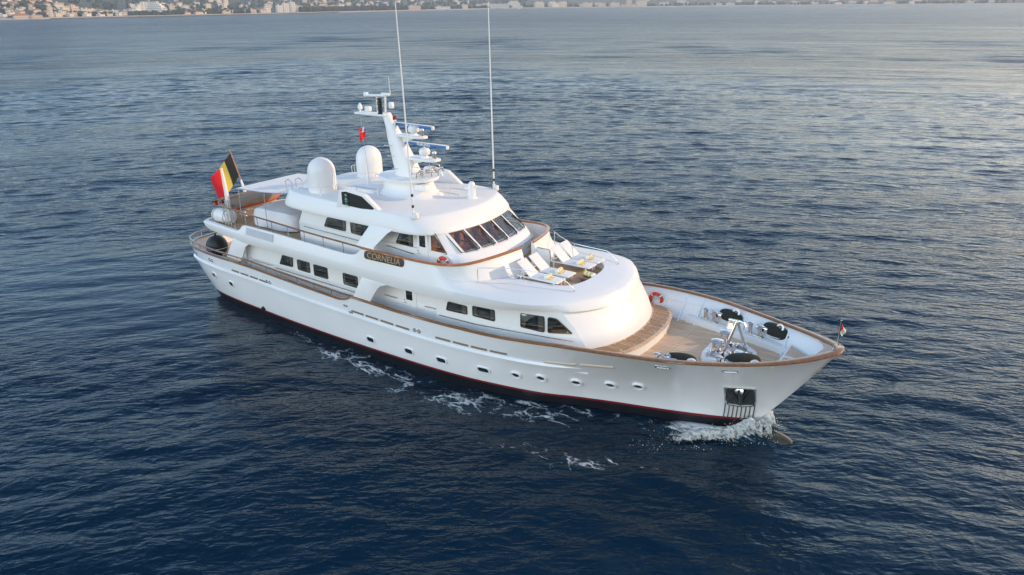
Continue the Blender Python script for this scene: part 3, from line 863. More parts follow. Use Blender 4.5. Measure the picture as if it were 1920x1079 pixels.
# ------------------------------------------------------------------ boat deck shell with its overhanging band and the brow
ST = [  # crease, bottom, top
 ((2.05, 0, 4.90), (2.25, 0, 4.60), (2.2, 0, 5.01)),
 ((2.10, -1.5, 4.90), (2.30, -1.45, 4.60), (2.26, -1.42, 5.01)),
 ((2.18, -2.52, 4.90), (2.36, -2.44, 4.58), (2.36, -2.38, 5.01)),
 ((2.50, -3.06, 4.92), (2.66, -2.96, 4.57), (2.68, -2.92, 5.03)),
 ((3.40, -3.24, 4.96), (3.48, -3.14, 4.56), (3.50, -3.10, 5.07)),
 ((5.00, -3.45, 4.97), (5.00, -3.34, 4.52), (5.00, -3.31, 5.08)),
 ((6.00, -3.55, 4.96), (6.00, -3.45, 4.49), (6.05, -3.42, 5.08)),
 ((6.80, -3.62, 4.95), (6.80, -3.52, 4.48), (6.75, -3.48, 5.48)),
 ((9.00, -3.76, 4.94), (9.00, -3.66, 4.46), (9.00, -3.62, 5.50)),
 ((12.0, -3.92, 4.94), (12.0, -3.82, 4.46), (12.0, -3.78, 5.46)),
 ((14.9, -4.04, 4.94), (14.9, -3.94, 4.44), (14.9, -3.90, 5.42)),
 ((15.4, -4.05, 4.94), (15.4, -3.95, 4.44), (15.4, -3.91, 5.50)),
 ((15.9, -4.06, 4.94), (15.9, -3.96, 4.43), (15.9, -3.91, 5.86)),
 ((18.0, -4.10, 4.93), (18.0, -4.00, 4.38), (18.0, -3.93, 5.83)),
 ((20.0, -4.11, 4.92), (20.0, -4.01, 4.40), (20.0, -3.93, 5.84)),
 ((21.2, -4.11, 4.93), (21.2, -4.00, 4.44), (20.9, -3.72, 5.40)),
 ((22.4, -4.10, 4.95), (22.4, -3.97, 4.50), (22.2, -3.05, 5.26)),
 ((23.5, -4.06, 4.98), (23.5, -3.92, 4.58), (23.2, -2.15, 5.27)),
 ((24.7, -3.92, 5.02), (24.7, -3.76, 4.70), (24.6, -2.02, 5.28)),
 ((25.6, -3.62, 5.06), (25.75, -3.46, 4.78), (25.35, -1.86, 5.28)),
 ((26.2, -3.20, 5.09), (26.42, -3.14, 4.80), (25.68, -1.60, 5.28)),
 ((26.75, -2.40, 5.10), (26.98, -2.40, 4.74), (25.90, -1.10, 5.28)),
 ((27.2, -1.40, 5.10), (27.44, -1.40, 4.70), (26.0, -0.55, 5.28)),
 ((27.48, 0, 5.10), (27.72, 0, 4.68), (26.03, 0, 5.28))]
NP = 150
# one parameter for the three curves: the arc length of the crease
Pc = np.array([s[0] for s in ST]); arc = np.concatenate([[0], np.cumsum(np.linalg.norm(np.diff(Pc, axis=0), axis=1))])
def curve(k):
    P = np.array([s[k] for s in ST]); fs = [pchip(arc, P[:, c]) for c in range(3)]
    return [Vector((fs[0](v), fs[1](v), fs[2](v))) for v in np.linspace(0, arc[-1], NP)]
cC, cB, cT = curve(0), curve(1), curve(2)
def inward(P, d, dz=0):
    out = []
    for i, p in enumerate(P):
        a = P[max(i-1, 0)]; c = P[min(i+1, len(P)-1)]
        tv = c-a; tv.z = 0; tv.normalize(); nn = Vector((tv.y, -tv.x, 0))   # outward on the starboard side
        if i in (0, len(P)-1): nn = Vector((-1, 0, 0)) if i == 0 else Vector((1, 0, 0))
        q = p-nn*d; q.y = min(q.y, 0); q.z += dz
        out.append(q)
    return out
mir = lambda P: P+[Vector((p.x, -p.y, p.z)) for p in P[::-1][1:-1]]
lerp = lambda A, B_, q, dz=0: [a.lerp(b_, q)+Vector((0, 0, dz)) for a, b_ in zip(A, B_)]
cI = inward(cB, 0.55, 0.03)
cTi = inward(cT, 0.09)
cF = [Vector((p.x, p.y, 5.0)) for p in cTi]
mid0 = lerp(cB, cC, 0.5); mid0 = inward(mid0, -0.03)
mid1 = lerp(cC, cT, 0.04, 0.025); mid2 = lerp(cC, cT, 0.35, 0.05); mid3 = lerp(cC, cT, 0.75, 0.025)
mb = MB()
mb.loft([mir(r) for r in (cI, cB, mid0, cC, mid1, mid2, mid3, cT, cTi, cF)], W_, closed=True)
mb.build("boat_deck_shell", yacht, ang=26)
mb = MB()
h_ = [Vector((p.x, p.y-0.03, 5.0)) for p in cTi]
mb.loft([[Vector((p.x, p.y*k, 5.0+0.0)) for k in (1, 0.5, 0, -0.5, -1)] for p in h_], TEAKT)
mb.build("boat_deck", yacht)
mb = MB()
mb.loft([[Vector((p.x, p.y*k, p.z+0.03)) for k in (1, 0, -1)] for p in cI], W_)
mb.build("deck_soffit", yacht)

# louvre panel in the aft bulwark
mb = MB()
def shell_y(x, z):
    i = min(range(NP), key=lambda j: abs(cC[j].x-x)); k = (z-cC[i].z)/(cT[i].z-cC[i].z)
    return cC[i].y+(cT[i].y-cC[i].y)*k-0.02
for a_, b_ in zip(np.linspace(7.0, 9.35, 13)[:-1], np.linspace(7.0, 9.35, 13)[1:]):
    mb.poly([(x, shell_y(x, z)-0.025, z) for x, z in ((a_+0.006, 5.05), (b_-0.006, 5.05), (b_-0.006, 5.42), (a_+0.006, 5.42))], VENT)
mb.build("vent_louvre", yacht, smooth=False)

# pillars between the hull's rail and the band, and between band and roof
def pillar(pts, th, name="side_pillar"):
    for sg in (-1, 1):
        m_ = MB()
        m_.prism([(x, sg*abs(y), z) for x, y, z in pts], (0, -sg*th, 0), W_, bev=0.02)
        m_.build(name, yacht, ang=40)
pillar([(4.72, 3.42, 3.35), (6.02, 3.50, 3.33), (6.30, 3.50, 3.70), (6.62, 3.50, 4.25), (7.05, 3.50, 4.52), (5.55, 3.46, 4.52)], 0.10)
pillar([(14.98, 3.98, 3.2), (16.15, 4.0, 3.2), (16.28, 4.0, 3.42), (16.75, 4.0, 4.08), (16.98, 4.0, 4.25), (17.45, 4.0, 4.42), (15.75, 3.98, 4.44)], 0.10)
pillar([(15.35, 3.86, 5.85), (16.62, 3.88, 5.85), (16.55, 3.84, 6.0), (17.15, 3.55, 6.68), (17.5, 3.48, 6.92), (16.05, 3.45, 6.95), (15.75, 3.6, 6.5)], 0.10)

# walkway wall round the wheelhouse front, wooden rail on it
RL = [(15.85, -3.88, 5.87), (17.5, -3.90, 5.84), (19.2, -3.90, 5.85), (20.2, -3.88, 5.88), (20.9, -3.76, 5.92), (21.45, -3.42, 5.96), (21.8, -2.9, 6.0), (22.1, -2.1, 6.04), (22.32, -1.2, 6.07), (22.45, -0.5, 6.09)]
RP = [Vector(p) for p in smooth_path(RL, 70)]
FW = [p for p in RP if p.x > 19.3]
def outw(P, d, z):
    o_ = inward(P, -1.0); r = []
    for i, (p, q) in enumerate(zip(P, o_)):
        a = P[max(i-1, 0)]; c = P[min(i+1, len(P)-1)]
        tv = c-a; tv.z = 0; tv.normalize(); nn = Vector((tv.y, -tv.x, 0))
        dd = d(p) if callable(d) else d
        qq = p+nn*dd
        r.append(Vector((qq.x, qq.y, z(p) if callable(z) else z)))
    return r
fl = lambda k: (lambda p: 0.02+k*float(smoothstep(20.8, 22.3, p.x)))
for sg in (-1, 1):
    mb = MB()
    rws = [outw(FW, -0.09, 5.0), outw(FW, -0.09, lambda p: p.z), outw(FW, 0.03, lambda p: p.z), outw(FW, fl(0.16), 5.6), outw(FW, fl(0.36), 5.32), outw(FW, fl(0.62), 5.06)]
    mb.loft([[Vector((p.x, -sg*p.y, p.z)) for p in r] for r in rws], W_)
    e = [Vector((r[-1].x, -sg*r[-1].y, r[-1].z)) for r in rws]
    mb.poly(e, W_)
    mb.build("walkway_bulwark", yacht, ang=50)
mb = MB()
for sg in (-1, 1):
    cap([Vector((p.x, -sg*p.y, p.z)) for p in RP], 0.085, 0.075, WOODL, mb)
mb.build("walkway_rail", yacht, ang=45, split=True)
mb = MB()
for sg in (-1, 1):
    P = [Vector((p[0], -sg*p[1], p[2])) for p in smooth_path([(3.3, -2.3, 6.12), (3.75, -2.75, 6.16), (4.6, -3.15, 6.17), (6, -3.36, 6.14), (9, -3.6, 6.08), (12, -3.75, 5.98), (15.9, -3.88, 5.88)], 50)]
    cap(P, 0.05, 0.055, WOOD, mb)
cap([Vector((3.25, y, 6.12)) for y in np.linspace(-2.3, 2.3, 12)], 0.05, 0.055, WOODL, mb)
mb.build("boat_deck_rail", yacht, ang=45, split=True)
mb = MB()
for sg in (-1, 1):
    for x in (6.9, 8.0, 9.2, 10.5, 11.8, 13.2, 14.6):
        i = min(range(NP), key=lambda j: abs(cT[j].x-x))
        rz_ = np.interp(x, [3.3, 6, 9, 12, 15.9], [6.12, 6.14, 6.08, 5.98, 5.88])
        mb.tube([(x, sg*(abs(cT[i].y)-0.03), cT[i].z-0.02), (x, sg*(abs(cT[i].y)-0.02), rz_+0.01)], 0.022, CHROME, 6)
    for x, y in ((3.3, 2.3), (4.6, 3.1), (5.7, 3.3)):
        mb.tube([(x, sg*(y-0.02), 5.0), (x, sg*y, 6.14)], 0.022, CHROME, 6)
for y in (-1.2, 0, 1.2): mb.tube([(3.25, y, 5.0), (3.25, y, 6.13)], 0.022, CHROME, 6)
mb.tube([(3.3, -2.35, 5.6), (3.3, 2.35, 5.6)], 0.016, CHROME, 6)
mb.build("boat_deck_stanchion", yacht, split=True)

# gate by the walkway
mb = MB()
mb.box((22.95, 0.62, 5.42), (0.75, 0.06, 0.82), W_, bev=0.02)
mb.tube([(22.62, 0.60, 5.86), (23.3, 0.60, 5.86)], 0.022, CHROME, 6)
mb.tube([(23.28, 0.60, 5.86), (23.34, 0.60, 5.6), (23.34, 0.60, 5.02)], 0.022, CHROME, 6)
mb.build("gate_panel", yacht)
mb = MB()
for y in (-0.5, 0.5): mb.tube([(22.48, y, 6.08), (22.48, y*0.8, 6.17), (22.40, y*0.7, 6.17)], 0.022, CHROME, 6)
mb.build("gate_latch", yacht, split=True)

# steel rails beside the sun terrace
mb = MB()
for sg in (-1, 1):
    pts = smooth_path([(21.95, -3.25, 5.85), (22.8, -2.62, 5.83), (23.7, -2.2, 5.8), (24.6, -2.14, 5.78), (25.45, -2.12, 5.76)], 14)+[(25.7, -2.1, 5.66), (26.05, -2.04, 5.40), (26.08, -2.04, 5.26)]
    mb.tube([(x, -sg*y, z) for x, y, z in pts], 0.02, CHROME, 8)
    for x, y in ((22.0, -3.22), (23.7, -2.2)):
        mb.tube([(x, -sg*y, 5.26), (x, -sg*y, 5.81)], 0.018, CHROME, 6)
    mb.tube([(26.08, sg*2.04, 5.24), (26.08, sg*2.04, 5.30)], 0.04, CHROME, 8)
mb.build("terrace_rail", yacht, split=True)
# thin seam of the side deck beside the terrace
mb = MB()
for sg in (-1, 1):
    mb.tube([(22.0, sg*3.38, 5.27), (23.4, sg*2.72, 5.262), (24.8, sg*2.46, 5.272), (26.0, sg*2.12, 5.262)], 0.008, SEAM, 5)
mb.build("deck_seam", yacht, split=True)

# ------------------------------------------------------------------ wheelhouse on the boat deck
mb = MB()
def wh_curve(fx, cy, n=30):
    """plan curve of the wheelhouse front, starboard half, from the side to the middle"""
    return smooth_path([(18.9, -2.97, 0), (fx-1.15, -2.95, 0), (fx-0.72, -2.78, 0), (fx-0.42, -2.35, 0), (fx-0.22, -1.6, 0), (fx-0.08, -0.8, 0), (fx, 0, 0)], n)
def wh_ring(fx, z, dz=0):
    P = [(10.5, 0, 0), (10.5, -2.9, 0), (10.6, -2.96, 0), (15, -2.97, 0)]+wh_curve(fx, 0)
    return [(x, y, z) for x, y, _ in P]+[(x, -y, z) for x, y, _ in P[::-1][1:-1]]
mb.loft([wh_ring(21.55, 4.95), wh_ring(21.55, 5.62), wh_ring(21.62, 5.66), wh_ring(21.5, 5.80), wh_ring(21.30, 6.05), wh_ring(21.16, 6.10), wh_ring(20.9, 6.08)], W_, closed=True)
# solid side and aft walls above sill height
for sg in (-1, 1):
    mb.loft([[(10.5, 0, 6.08), (10.5, sg*2.9, 6.08), (10.6, sg*2.96, 6.08), (15, sg*2.97, 6.08), (19.15, sg*2.97, 6.08)],
             [(10.95, 0, 6.95), (10.95, sg*2.9, 6.95), (11.05, sg*2.96, 6.95), (15, sg*2.97, 6.95), (19.15, sg*2.97, 6.95)]], W_)
    mb.poly([(19.15, sg*2.97, 6.05), (19.15, sg*2.97, 6.95), (19.15, sg*2.85, 6.95), (19.15, sg*2.85, 6.05)], W_)
wh = mb.build("wheelhouse", yacht, ang=35)
# raked front: positions along the sill and under the roof
lowc = [Vector((x, y, 6.10)) for x, y, _ in wh_curve(21.16, 0, 60)]
topc = [Vector((x, y, 6.93)) for x, y, _ in wh_curve(20.02, 0, 60)]
def on(P, y):
    for a_, b_ in zip(P[:-1], P[1:]):
        if a_.y <= y <= b_.y and b_.y > a_.y:
            k = (y-a_.y)/(b_.y-a_.y); return a_.lerp(b_, k)
    return P[-1].copy()
def sym(P, y):
    q = on(P, -abs(y)); return Vector((q.x, math.copysign(abs(q.y), y) if y else 0, q.z))
edges = [-2.62, -1.50, -0.49, 0.49, 1.50, 2.62]
pw = 0.075
pil = MB()
def strip(ya, yb, off0=0.0, off1=-0.06):
    a0, b0 = sym(lowc, ya), sym(lowc, yb); a1, b1 = sym(topc, ya*0.985), sym(topc, yb*0.985)
    nn = (b0-a0).cross(a1-a0).normalized()
    if nn.x < 0: nn = -nn
    pil.prism([a0+nn*0.03, b0+nn*0.03, b1+nn*0.03, a1+nn*0.03], -nn*0.10, W_)
for e in edges[1:-1]: strip(e-pw, e+pw)
for sg in (-1, 1):
    # corner pillar, wide and raked
    pil.prism([(20.42, sg*2.72, 6.08), (20.75, sg*2.48, 6.08), (19.62, sg*2.46, 6.97), (19.35, sg*2.93, 6.97), (20.12, sg*2.92, 6.08)], (0, -sg*0.10, 0), W_)
    pil.box((19.21, sg*2.93, 6.5), (0.10, 0.10, 0.92), W_, bev=0.01)
pil.build("window_pillar", wh, ang=40, split=True)
hd = MB()
for i in range(5):
    a_, b_ = edges[i]+pw, edges[i+1]-pw
    n_ = 4
    g_ = MB(); fr_ = MB()
    lo = [sym(lowc, a_+(b_-a_)*k/n_)+Vector((0, 0, 0.03)) for k in range(n_+1)]
    hi = [sym(topc, (a_+(b_-a_)*k/n_)*0.985)+Vector((0, 0, 0.03)) for k in range(n_+1)]
    g_.loft([lo, hi], GL)
    loop_ = lo+hi[::-1]
    fr_.tube(loop_, 0.022, FRAME, 5, closed=True)
    w_ = fr_.build("windscreen", yacht); g_.build("pane", w_)
    # wipers
    c0 = lo[3]+Vector((0.06, 0, -0.12)); c1 = lo[3].lerp(hi[3], 0.62)+Vector((0.05, 0, 0.03))
    wm = MB(); wm.tube([c0, lo[3]+Vector((0.07, 0, 0.04)), c1], 0.022, BLACK, 5); wm.tube([c0+Vector((0, 0.06, 0)), c1+Vector((0, 0.02, -0.05))], 0.018, BLACK, 5)
    q0 = hi[3].lerp(lo[3], 0.18)+Vector((0.05, 0.05, 0.02)); q1 = lo[4].lerp(hi[4], 0.16)+Vector((0.05, -0.03, 0.02))
    wm.tube([q0, q1], 0.024, BLACK, 5)
    wm.tube([c0+Vector((0, 0, -0.05)), c0+Vector((0, 0, 0.05))], 0.035, BLACK, 8)
    wm.build("wiper", w_)
for sg in (-1, 1):
    tri = [(19.28, 6.06), (19.28, 6.92), (19.50, 6.92), (20.14, 6.06)]
    tri = round_poly(tri, 0.05, 3)
    g_ = MB(); g_.poly([(x, sg*2.94, z) for x, z in tri], GL)
    fr_ = MB(); fr_.tube([(x, sg*2.94, z) for x, z in tri], 0.02, FRAME, 5, closed=True)
    w_ = fr_.build("wheelhouse_side_window", yacht); g_.build("pane", w_)
    for q in ([(12.42, 6.18), (12.72, 6.70), (13.98, 6.70), (13.92, 6.15)], [(14.28, 6.14), (14.28, 6.68), (15.5, 6.68), (15.3, 6.35), (15.08, 6.10)],
              [(17.15, 6.13), (17.45, 6.66), (18.2, 6.70), (18.2, 6.08)]):
        window(q, sg*2.975, normal=(0, sg, 0))
    d = MB(); d.box((18.78, sg*2.975, 5.95), (0.60, 0.04, 1.86), W_, bev=0.012); dr = d.build("wheelhouse_door", yacht)
    d = MB(); d.prism([(x, sg*2.99, z) for x, z in ((18.60, 6.2), (18.60, 6.74), (18.95, 6.74), (18.95, 6.2))], (0, sg*0.012, 0), PANE); d.build("door_pane", dr)
    d = MB(); d.tube([(18.52, sg*2.99, 6.0), (18.52, sg*3.05, 6.0)], 0.03, CHROME, 8); d.build("lock", dr)
    d = MB(); d.tube([(18.52, sg*2.99, 5.88), (18.52, sg*3.05, 5.88), (18.6, sg*3.05, 5.88)], 0.018, CHROME, 6); d.build("handle", dr)
mb = MB()
for sg in (-1, 1):
    mb.tube([(11.0, sg*3.04, 5.98), (15.2, sg*3.04, 5.83)], 0.018, CHROME, 6)
    mb.tube([(16.6, sg*3.04, 5.92), (18.3, sg*3.04, 5.78)], 0.018, CHROME, 6)
    for x, z in ((11.3, 5.97), (12.6, 5.92), (13.9, 5.88), (15.0, 5.84), (16.8, 5.91), (18.1, 5.8)): mb.tube([(x, sg*2.96, z), (x, sg*3.05, z)], 0.014, CHROME, 6)
P = [Vector((x+0.09, y, 5.72)) for x, y, _ in wh_curve(21.56, 0, 40) if x > 20.7]
mb.tube(P+[Vector((p.x, -p.y, p.z)) for p in P[::-1][1:]], 0.016, CHROME, 6)
mb.build("grab_rail", yacht, split=True)
# interior of the wheelhouse
mb = MB()
mb.box((18.3, 0, 5.95), (0.06, 5.7, 1.9), INT)
mb.poly([(18.3, -2.85, 6.93), (19.7, -2.4, 6.93), (19.7, 2.4, 6.93), (18.3, 2.85, 6.93)], INTC)
mb.poly([(18.3, -2.85, 5.3), (21.3, -2.7, 5.3), (21.3, 2.7, 5.3), (18.3, 2.85, 5.3)], INT)
mb.build("wheelhouse_lining", yacht)
mb = MB()
mb.prism([(20.3, -2.3, 5.3), (20.9, -2.2, 5.80), (20.5, -2.2, 5.92), (20.2, -2.3, 5.80), (20.1, -2.3, 5.3)], (0, 4.5, 0), INT)
for y in (-1.6, -0.8, 0.0, 0.8, 1.6): mb.box((20.42, y, 5.95), (0.06, 0.36, 0.14), INTD, rot=Matrix.Rotation(R(-25), 3, 'Y'), bev=0.02)
mb.build("helm_console", yacht)
for y, w_ in ((-1.7, 0.55), (-0.35, 0.6), (0.75, 0.6), (1.85, 0.6)):
    mb = MB()
    mb.box((19.6, y, 5.85), (0.55, w_, 0.14), INT, bev=0.05); mb.box((19.32, y, 6.32), (0.14, w_, 0.86), INT, rot=Matrix.Rotation(R(-8), 3, 'Y'), bev=0.05)
    mb.tube([(19.6, y, 5.3), (19.6, y, 5.8)], 0.06, CHROME, 8)
    mb.box((19.35, y-w_/2, 5.95), (0.4, 0.07, 0.06), INTD, bev=0.02); mb.box((19.35, y+w_/2, 5.95), (0.4, 0.07, 0.06), INTD, bev=0.02)
    mb.build("helm_chair", yacht)

# ------------------------------------------------------------------ roof
HW = [(9.0, 0), (9.0, -1.6), (9.08, -2.3), (9.4, -2.75), (10.2, -3.05), (11.5, -3.2), (13, -3.3), (16, -3.42), (17.8, -3.48), (18.7, -3.40), (19.3, -3.12), (19.72, -2.55), (19.98, -1.7), (20.14, -0.8), (20.2, 0)]
HT = [(9.2, 0), (9.2, -1.5), (9.3, -2.15), (9.65, -2.5), (10.4, -2.78), (11.6, -2.95), (13, -3.08), (16, -3.22), (17.4, -3.27), (18.15, -3.16), (18.7, -2.85), (19.12, -2.3), (19.38, -1.55), (19.54, -0.75), (19.6, 0)]
arc2 = np.concatenate([[0], np.cumsum(np.linalg.norm(np.diff(np.array(HW), axis=0), axis=1))])
def rc(P, z):
    A = np.array(P); fx = pchip(arc2, A[:, 0]); fy = pchip(arc2, A[:, 1])
    return [Vector((fx(v), min(fy(v), 0), z)) for v in np.linspace(0, arc2[-1], 90)]
A0 = rc(HW, 6.84); A1 = rc(HT, 7.56)
rr = []
def blend(q, z, k=1.0): return [Vector((a.x+(b_.x-a.x)*q, (a.y+(b_.y-a.y)*q)*k, z)) for a, b_ in zip(A0, A1)]
for q, z, k in ((0.10, 6.85, 1.0), (0.01, 6.84, 1.0), (-0.02, 6.87, 1.0), (0.02, 6.97, 1), (0.22, 7.15, 1), (0.48, 7.34, 1), (0.76, 7.51, 1), (0.88, 7.565, 1), (0.97, 7.59, 1), (1.06, 7.60, 0.998)):
    rr.append(blend(q, z, k))
for k, z in ((0.86, 7.625), (0.5, 7.67), (0.2, 7.69), (0.0, 7.69)):
    rr.append([Vector((14.5+(p.x-14.5)*k, p.y*k, z)) for p in A1])
i_soff = [Vector((14.5+(p.x-14.5)*0.85, p.y*0.8, 6.88)) for p in A0]
mb = MB()
mb.loft([mir(r) for r in [i_soff]+rr], [W_]*9+[ROOFW]*5, closed=True)
mb.build("roof", yacht, ang=40)

# fabric awning behind the roof
mb = MB()
rows = []
for i in range(13):
    u = i/12
    x = 4.75+(9.6-4.75)*u; hw_ = 2.25+0.40*u-0.10*math.sin(math.pi*u)
    rows.append([Vector((x+0.18*math.cos(v*math.pi/2)*(1-u), hw_*v, 7.0+0.42*u+0.06*(1-v*v)-0.10*math.sin(math.pi*u)+0.025*math.sin(v*17+u*7)*(u*(1-u)*4))) for v in np.linspace(-1, 1, 19)])
mb.loft(rows, FABRIC)
mb.loft([[p-Vector((0, 0, 0.02)) for p in r] for r in rows], FABRIC)
aw = mb.build("awning", yacht, ang=60)
mb = MB()
for sg in (-1, 1):
    mb.tube([(4.8, sg*2.2, 6.99), (7.2, sg*2.45, 7.12), (9.3, sg*2.6, 7.35)], 0.02, CHROME, 6)
    mb.tube([(9.55, sg*2.0, 7.5), (9.5, sg*2.0, 8.0), (9.75, sg*2.0, 8.12), (10.0, sg*2.0, 8.0), (10.0, sg*2.0, 7.55)], 0.022, CHROME, 6)
    mb.tube([(9.3, sg*2.45, 7.48), (9.25, sg*2.45, 7.98), (9.5, sg*2.45, 8.10), (9.72, sg*2.45, 7.98), (9.72, sg*2.45, 7.50)], 0.022, CHROME, 6)
    mb.tube([(10.1, sg*2.3, 7.5), (10.1, sg*2.3, 7.72), (10.75, sg*2.35, 7.74), (10.75, sg*2.35, 7.55)], 0.018, CHROME, 6)
for x, sg in ((4.9, -1), (4.9, 1), (7.4, -1), (7.4, 1)):
    mb.tube([(x, sg*(2.25 if x < 6 else 2.5), 5.0), (x, sg*(2.18 if x < 6 else 2.45), 7.03)], 0.022, CHROME, 6)
mb.build("awning_frame", yacht, split=True)

# satellite domes
for sg in (-1, 1):
    mb = MB()
    c = (11.35 if sg < 0 else 11.05, sg*1.85, 7.55)
    mb.lathe([(0.0, 0), (0.70, 0), (0.70, 0.36), (0.665, 0.37), (0.665, 0.40), (0.70, 0.41), (0.70, 0.9), (0.69, 1.05)]+[(0.685*math.cos(R(a_)), 1.08+0.68*math.sin(R(a_))) for a_ in range(10, 90, 10)]+[(0, 1.76)], c, W_, n=32)
    mb.build("satellite_dome", yacht, ang=45)

# sidelight boxes on the roof's shoulders
for sg in (-1, 1):
    box = [(13.62, 7.26), (13.98, 8.27), (14.40, 8.32), (15.55, 8.22), (16.45, 7.60), (16.2, 7.26)]
    mb = MB()
    mb.prism([(x, sg*3.22, z) for x, z in box], (0, -sg*0.26, 0), W_, bev=0.03)
    bx = mb.build("sidelight_box", yacht, ang=40)
    mb = MB()
    mb.prism([(x, sg*3.225, z) for x, z in [(14.12, 7.58), (14.12, 8.19), (14.42, 8.24), (15.45, 8.13), (16.18, 7.66), (15.95, 7.52)]], (0, sg*0.004, 0), DARK)
    mb.build("sidelight_recess", bx)
    mb = MB()
    for dz in (0.0, 0.30):
        mb.lathe([(0, 0), (0.09, 0), (0.09, 0.05), (0.075, 0.06), (0.075, 0.2), (0.09, 0.21), (0.09, 0.26), (0, 0.27)], (14.48, sg*3.26, 7.58+dz), [CHROME, CHROME, CHROME, LAMPG if sg < 0 else LAMPR, CHROME, CHROME, CHROME], n=14)
    mb.build("sidelight", bx)
# whip antennas
for sg in (-1, 1):
    x0 = 18.45
    mb = MB()
    mb.lathe([(0.16, 0), (0.16, 0.05), (0.07, 0.07), (0.07, 0.32), (0.05, 0.34), (0, 0.34)], (x0, sg*3.12, 7.50), W_, n=12)
    mb.box((x0+0.16, sg*3.12, 7.66), (0.2, 0.16, 0.26), W_, bev=0.03)
    an = mb.build("whip_antenna", yacht)
    mb = MB()
    mb.tube([(x0, sg*3.12, 7.8), (x0-0.07, sg*3.15, 10.6), (x0-0.14, sg*3.18, 13.4), (x0-0.22, sg*3.22, 16.5)], [0.04, 0.036, 0.028, 0.018], W_, 8)
    mb.build("antenna_rod", an)
    mb = MB(); mb.tube([(x0, sg*3.12, 8.0), (x0, sg*3.12, 8.12)], 0.055, BLACK, 8); mb.tube([(x0-0.01, sg*3.12, 8.5), (x0-0.01, sg*3.12, 8.62)], 0.055, BLACK, 8); mb.build("antenna_clamp", an)
# small antennas, horn, deck vents, rails on the roof
mb = MB(); mb.tube([(12.1, -2.7, 7.5), (12.05, -2.7, 8.9)], [0.035, 0.012], W_, 6); mb.lathe([(0.1, 0), (0.05, 0.08), (0, 0.08)], (12.1, -2.7, 7.5), W_, n=10); mb.build("short_antenna", yacht, split=True)
mb = MB(); mb.tube([(13.2, -0.5, 7.68), (13.1, -0.5, 9.2)], [0.035, 0.012], W_, 6); mb.build("short_antenna", yacht, split=True)
mb = MB()
mb.lathe([(0.28, 0), (0.28, 0.05), (0.2, 0.07), (0.19, 0.55), (0.16, 0.72), (0.09, 0.80), (0, 0.81)], (18.7, 0.9, 7.62), W_, n=18)
mb.box((18.45, 0.9, 8.08), (0.3, 0.16, 0.14), W_, bev=0.03); mb.box((18.9, 0.95, 8.2), (0.14, 0.1, 0.1), W_, bev=0.02)
mb.build("searchlight", yacht)
mb = MB()
mb.tube([(17.1, 0.35, 7.70), (17.12, 0.35, 7.86), (18.3, 0.35, 7.86), (18.3, 0.35, 7.68)], 0.018, CHROME, 6)
mb.tube([(17.1, 1.2, 7.70), (17.12, 1.2, 7.86), (18.3, 1.2, 7.86), (18.3, 1.2, 7.68)], 0.018, CHROME, 6)
for y in (-1.35, 1.35):
    mb.tube([(11.9, y, 7.66), (11.95, y, 7.95), (14.6, y, 7.98), (14.65, y, 7.68)], 0.02, CHROME, 6)
    mb.tube([(13.2, y, 7.97), (13.2, y, 7.68)], 0.016, CHROME, 6)
mb.build("roof_rail", yacht, split=True)
mb = MB()
mb.prism([(x, y, 7.60) for x, y in round_poly([(11.8, -1.2), (14.2, -1.2), (14.2, 1.2), (11.8, 1.2)], 0.25)], (0, 0, 0.24), W_, bev=0.05)
mb.build("roof_hatch", yacht)
mb = MB(); mb.lathe([(0.05, 0), (0.05, 0.12), (0.26, 0.16), (0.26, 0.24), (0.2, 0.36), (0.08, 0.43), (0, 0.44)], (13.6, 0.75, 7.9), W_, n=18); mb.build("small_dome", yacht)

# ------------------------------------------------------------------ mast
mast = bpy.data.objects.new("mast", None); COL.objects.link(mast); mast.parent = yacht
mb = MB()
ell = lambda cx_, a_, b_, z, n=36: [(cx_+a_*math.cos(2*math.pi*i/n), b_*math.sin(2*math.pi*i/n), z) for i in range(n)]
mb.loft([ell(15.6, 2.05, 1.45, 7.60), ell(15.6, 1.85, 1.25, 7.66), ell(15.55, 1.5, 1.05, 7.85), ell(15.5, 1.35, 0.98, 8.25), ell(15.5, 1.32, 0.97, 8.40)], W_, closed=True)
mb.loft([ell(15.5, 1.3, 0.97, 8.36), ell(15.5, 1.62, 1.25, 8.42), ell(15.5, 1.66, 1.28, 8.50), ell(15.5, 1.6, 1.22, 8.56), ell(15.5, 0.01, 0.01, 8.58)], W_, closed=True)
mb.box((16.9, -0.55, 8.22), (0.7, 0.5, 0.28), W_, bev=0.05)
mb.build("mast_pedestal", mast, ang=40)
mb = MB()
def foil(xa, xb, w, z, n=24):
    c = (xa+xb)/2; h2 = (xb-xa)/2
    return [(c+h2*math.copysign(abs(math.cos(2*math.pi*i/n))**0.8, math.cos(2*math.pi*i/n)), w*math.copysign(abs(math.sin(2*math.pi*i/n))**0.75, math.sin(2*math.pi*i/n)), z) for i in range(n)]
mb.loft([foil(14.85, 16.4, 0.50, 8.5), foil(14.75, 16.05, 0.46, 9.0), foil(14.6, 15.72, 0.40, 9.6), foil(14.42, 15.35, 0.34, 10.2), foil(14.3, 14.95, 0.24, 10.8), foil(14.12, 14.55, 0.2, 11.4), foil(14.15, 14.5, 0.17, 11.5)], W_, closed=True)
mb.build("mast_column", mast, ang=40)
mb = MB()
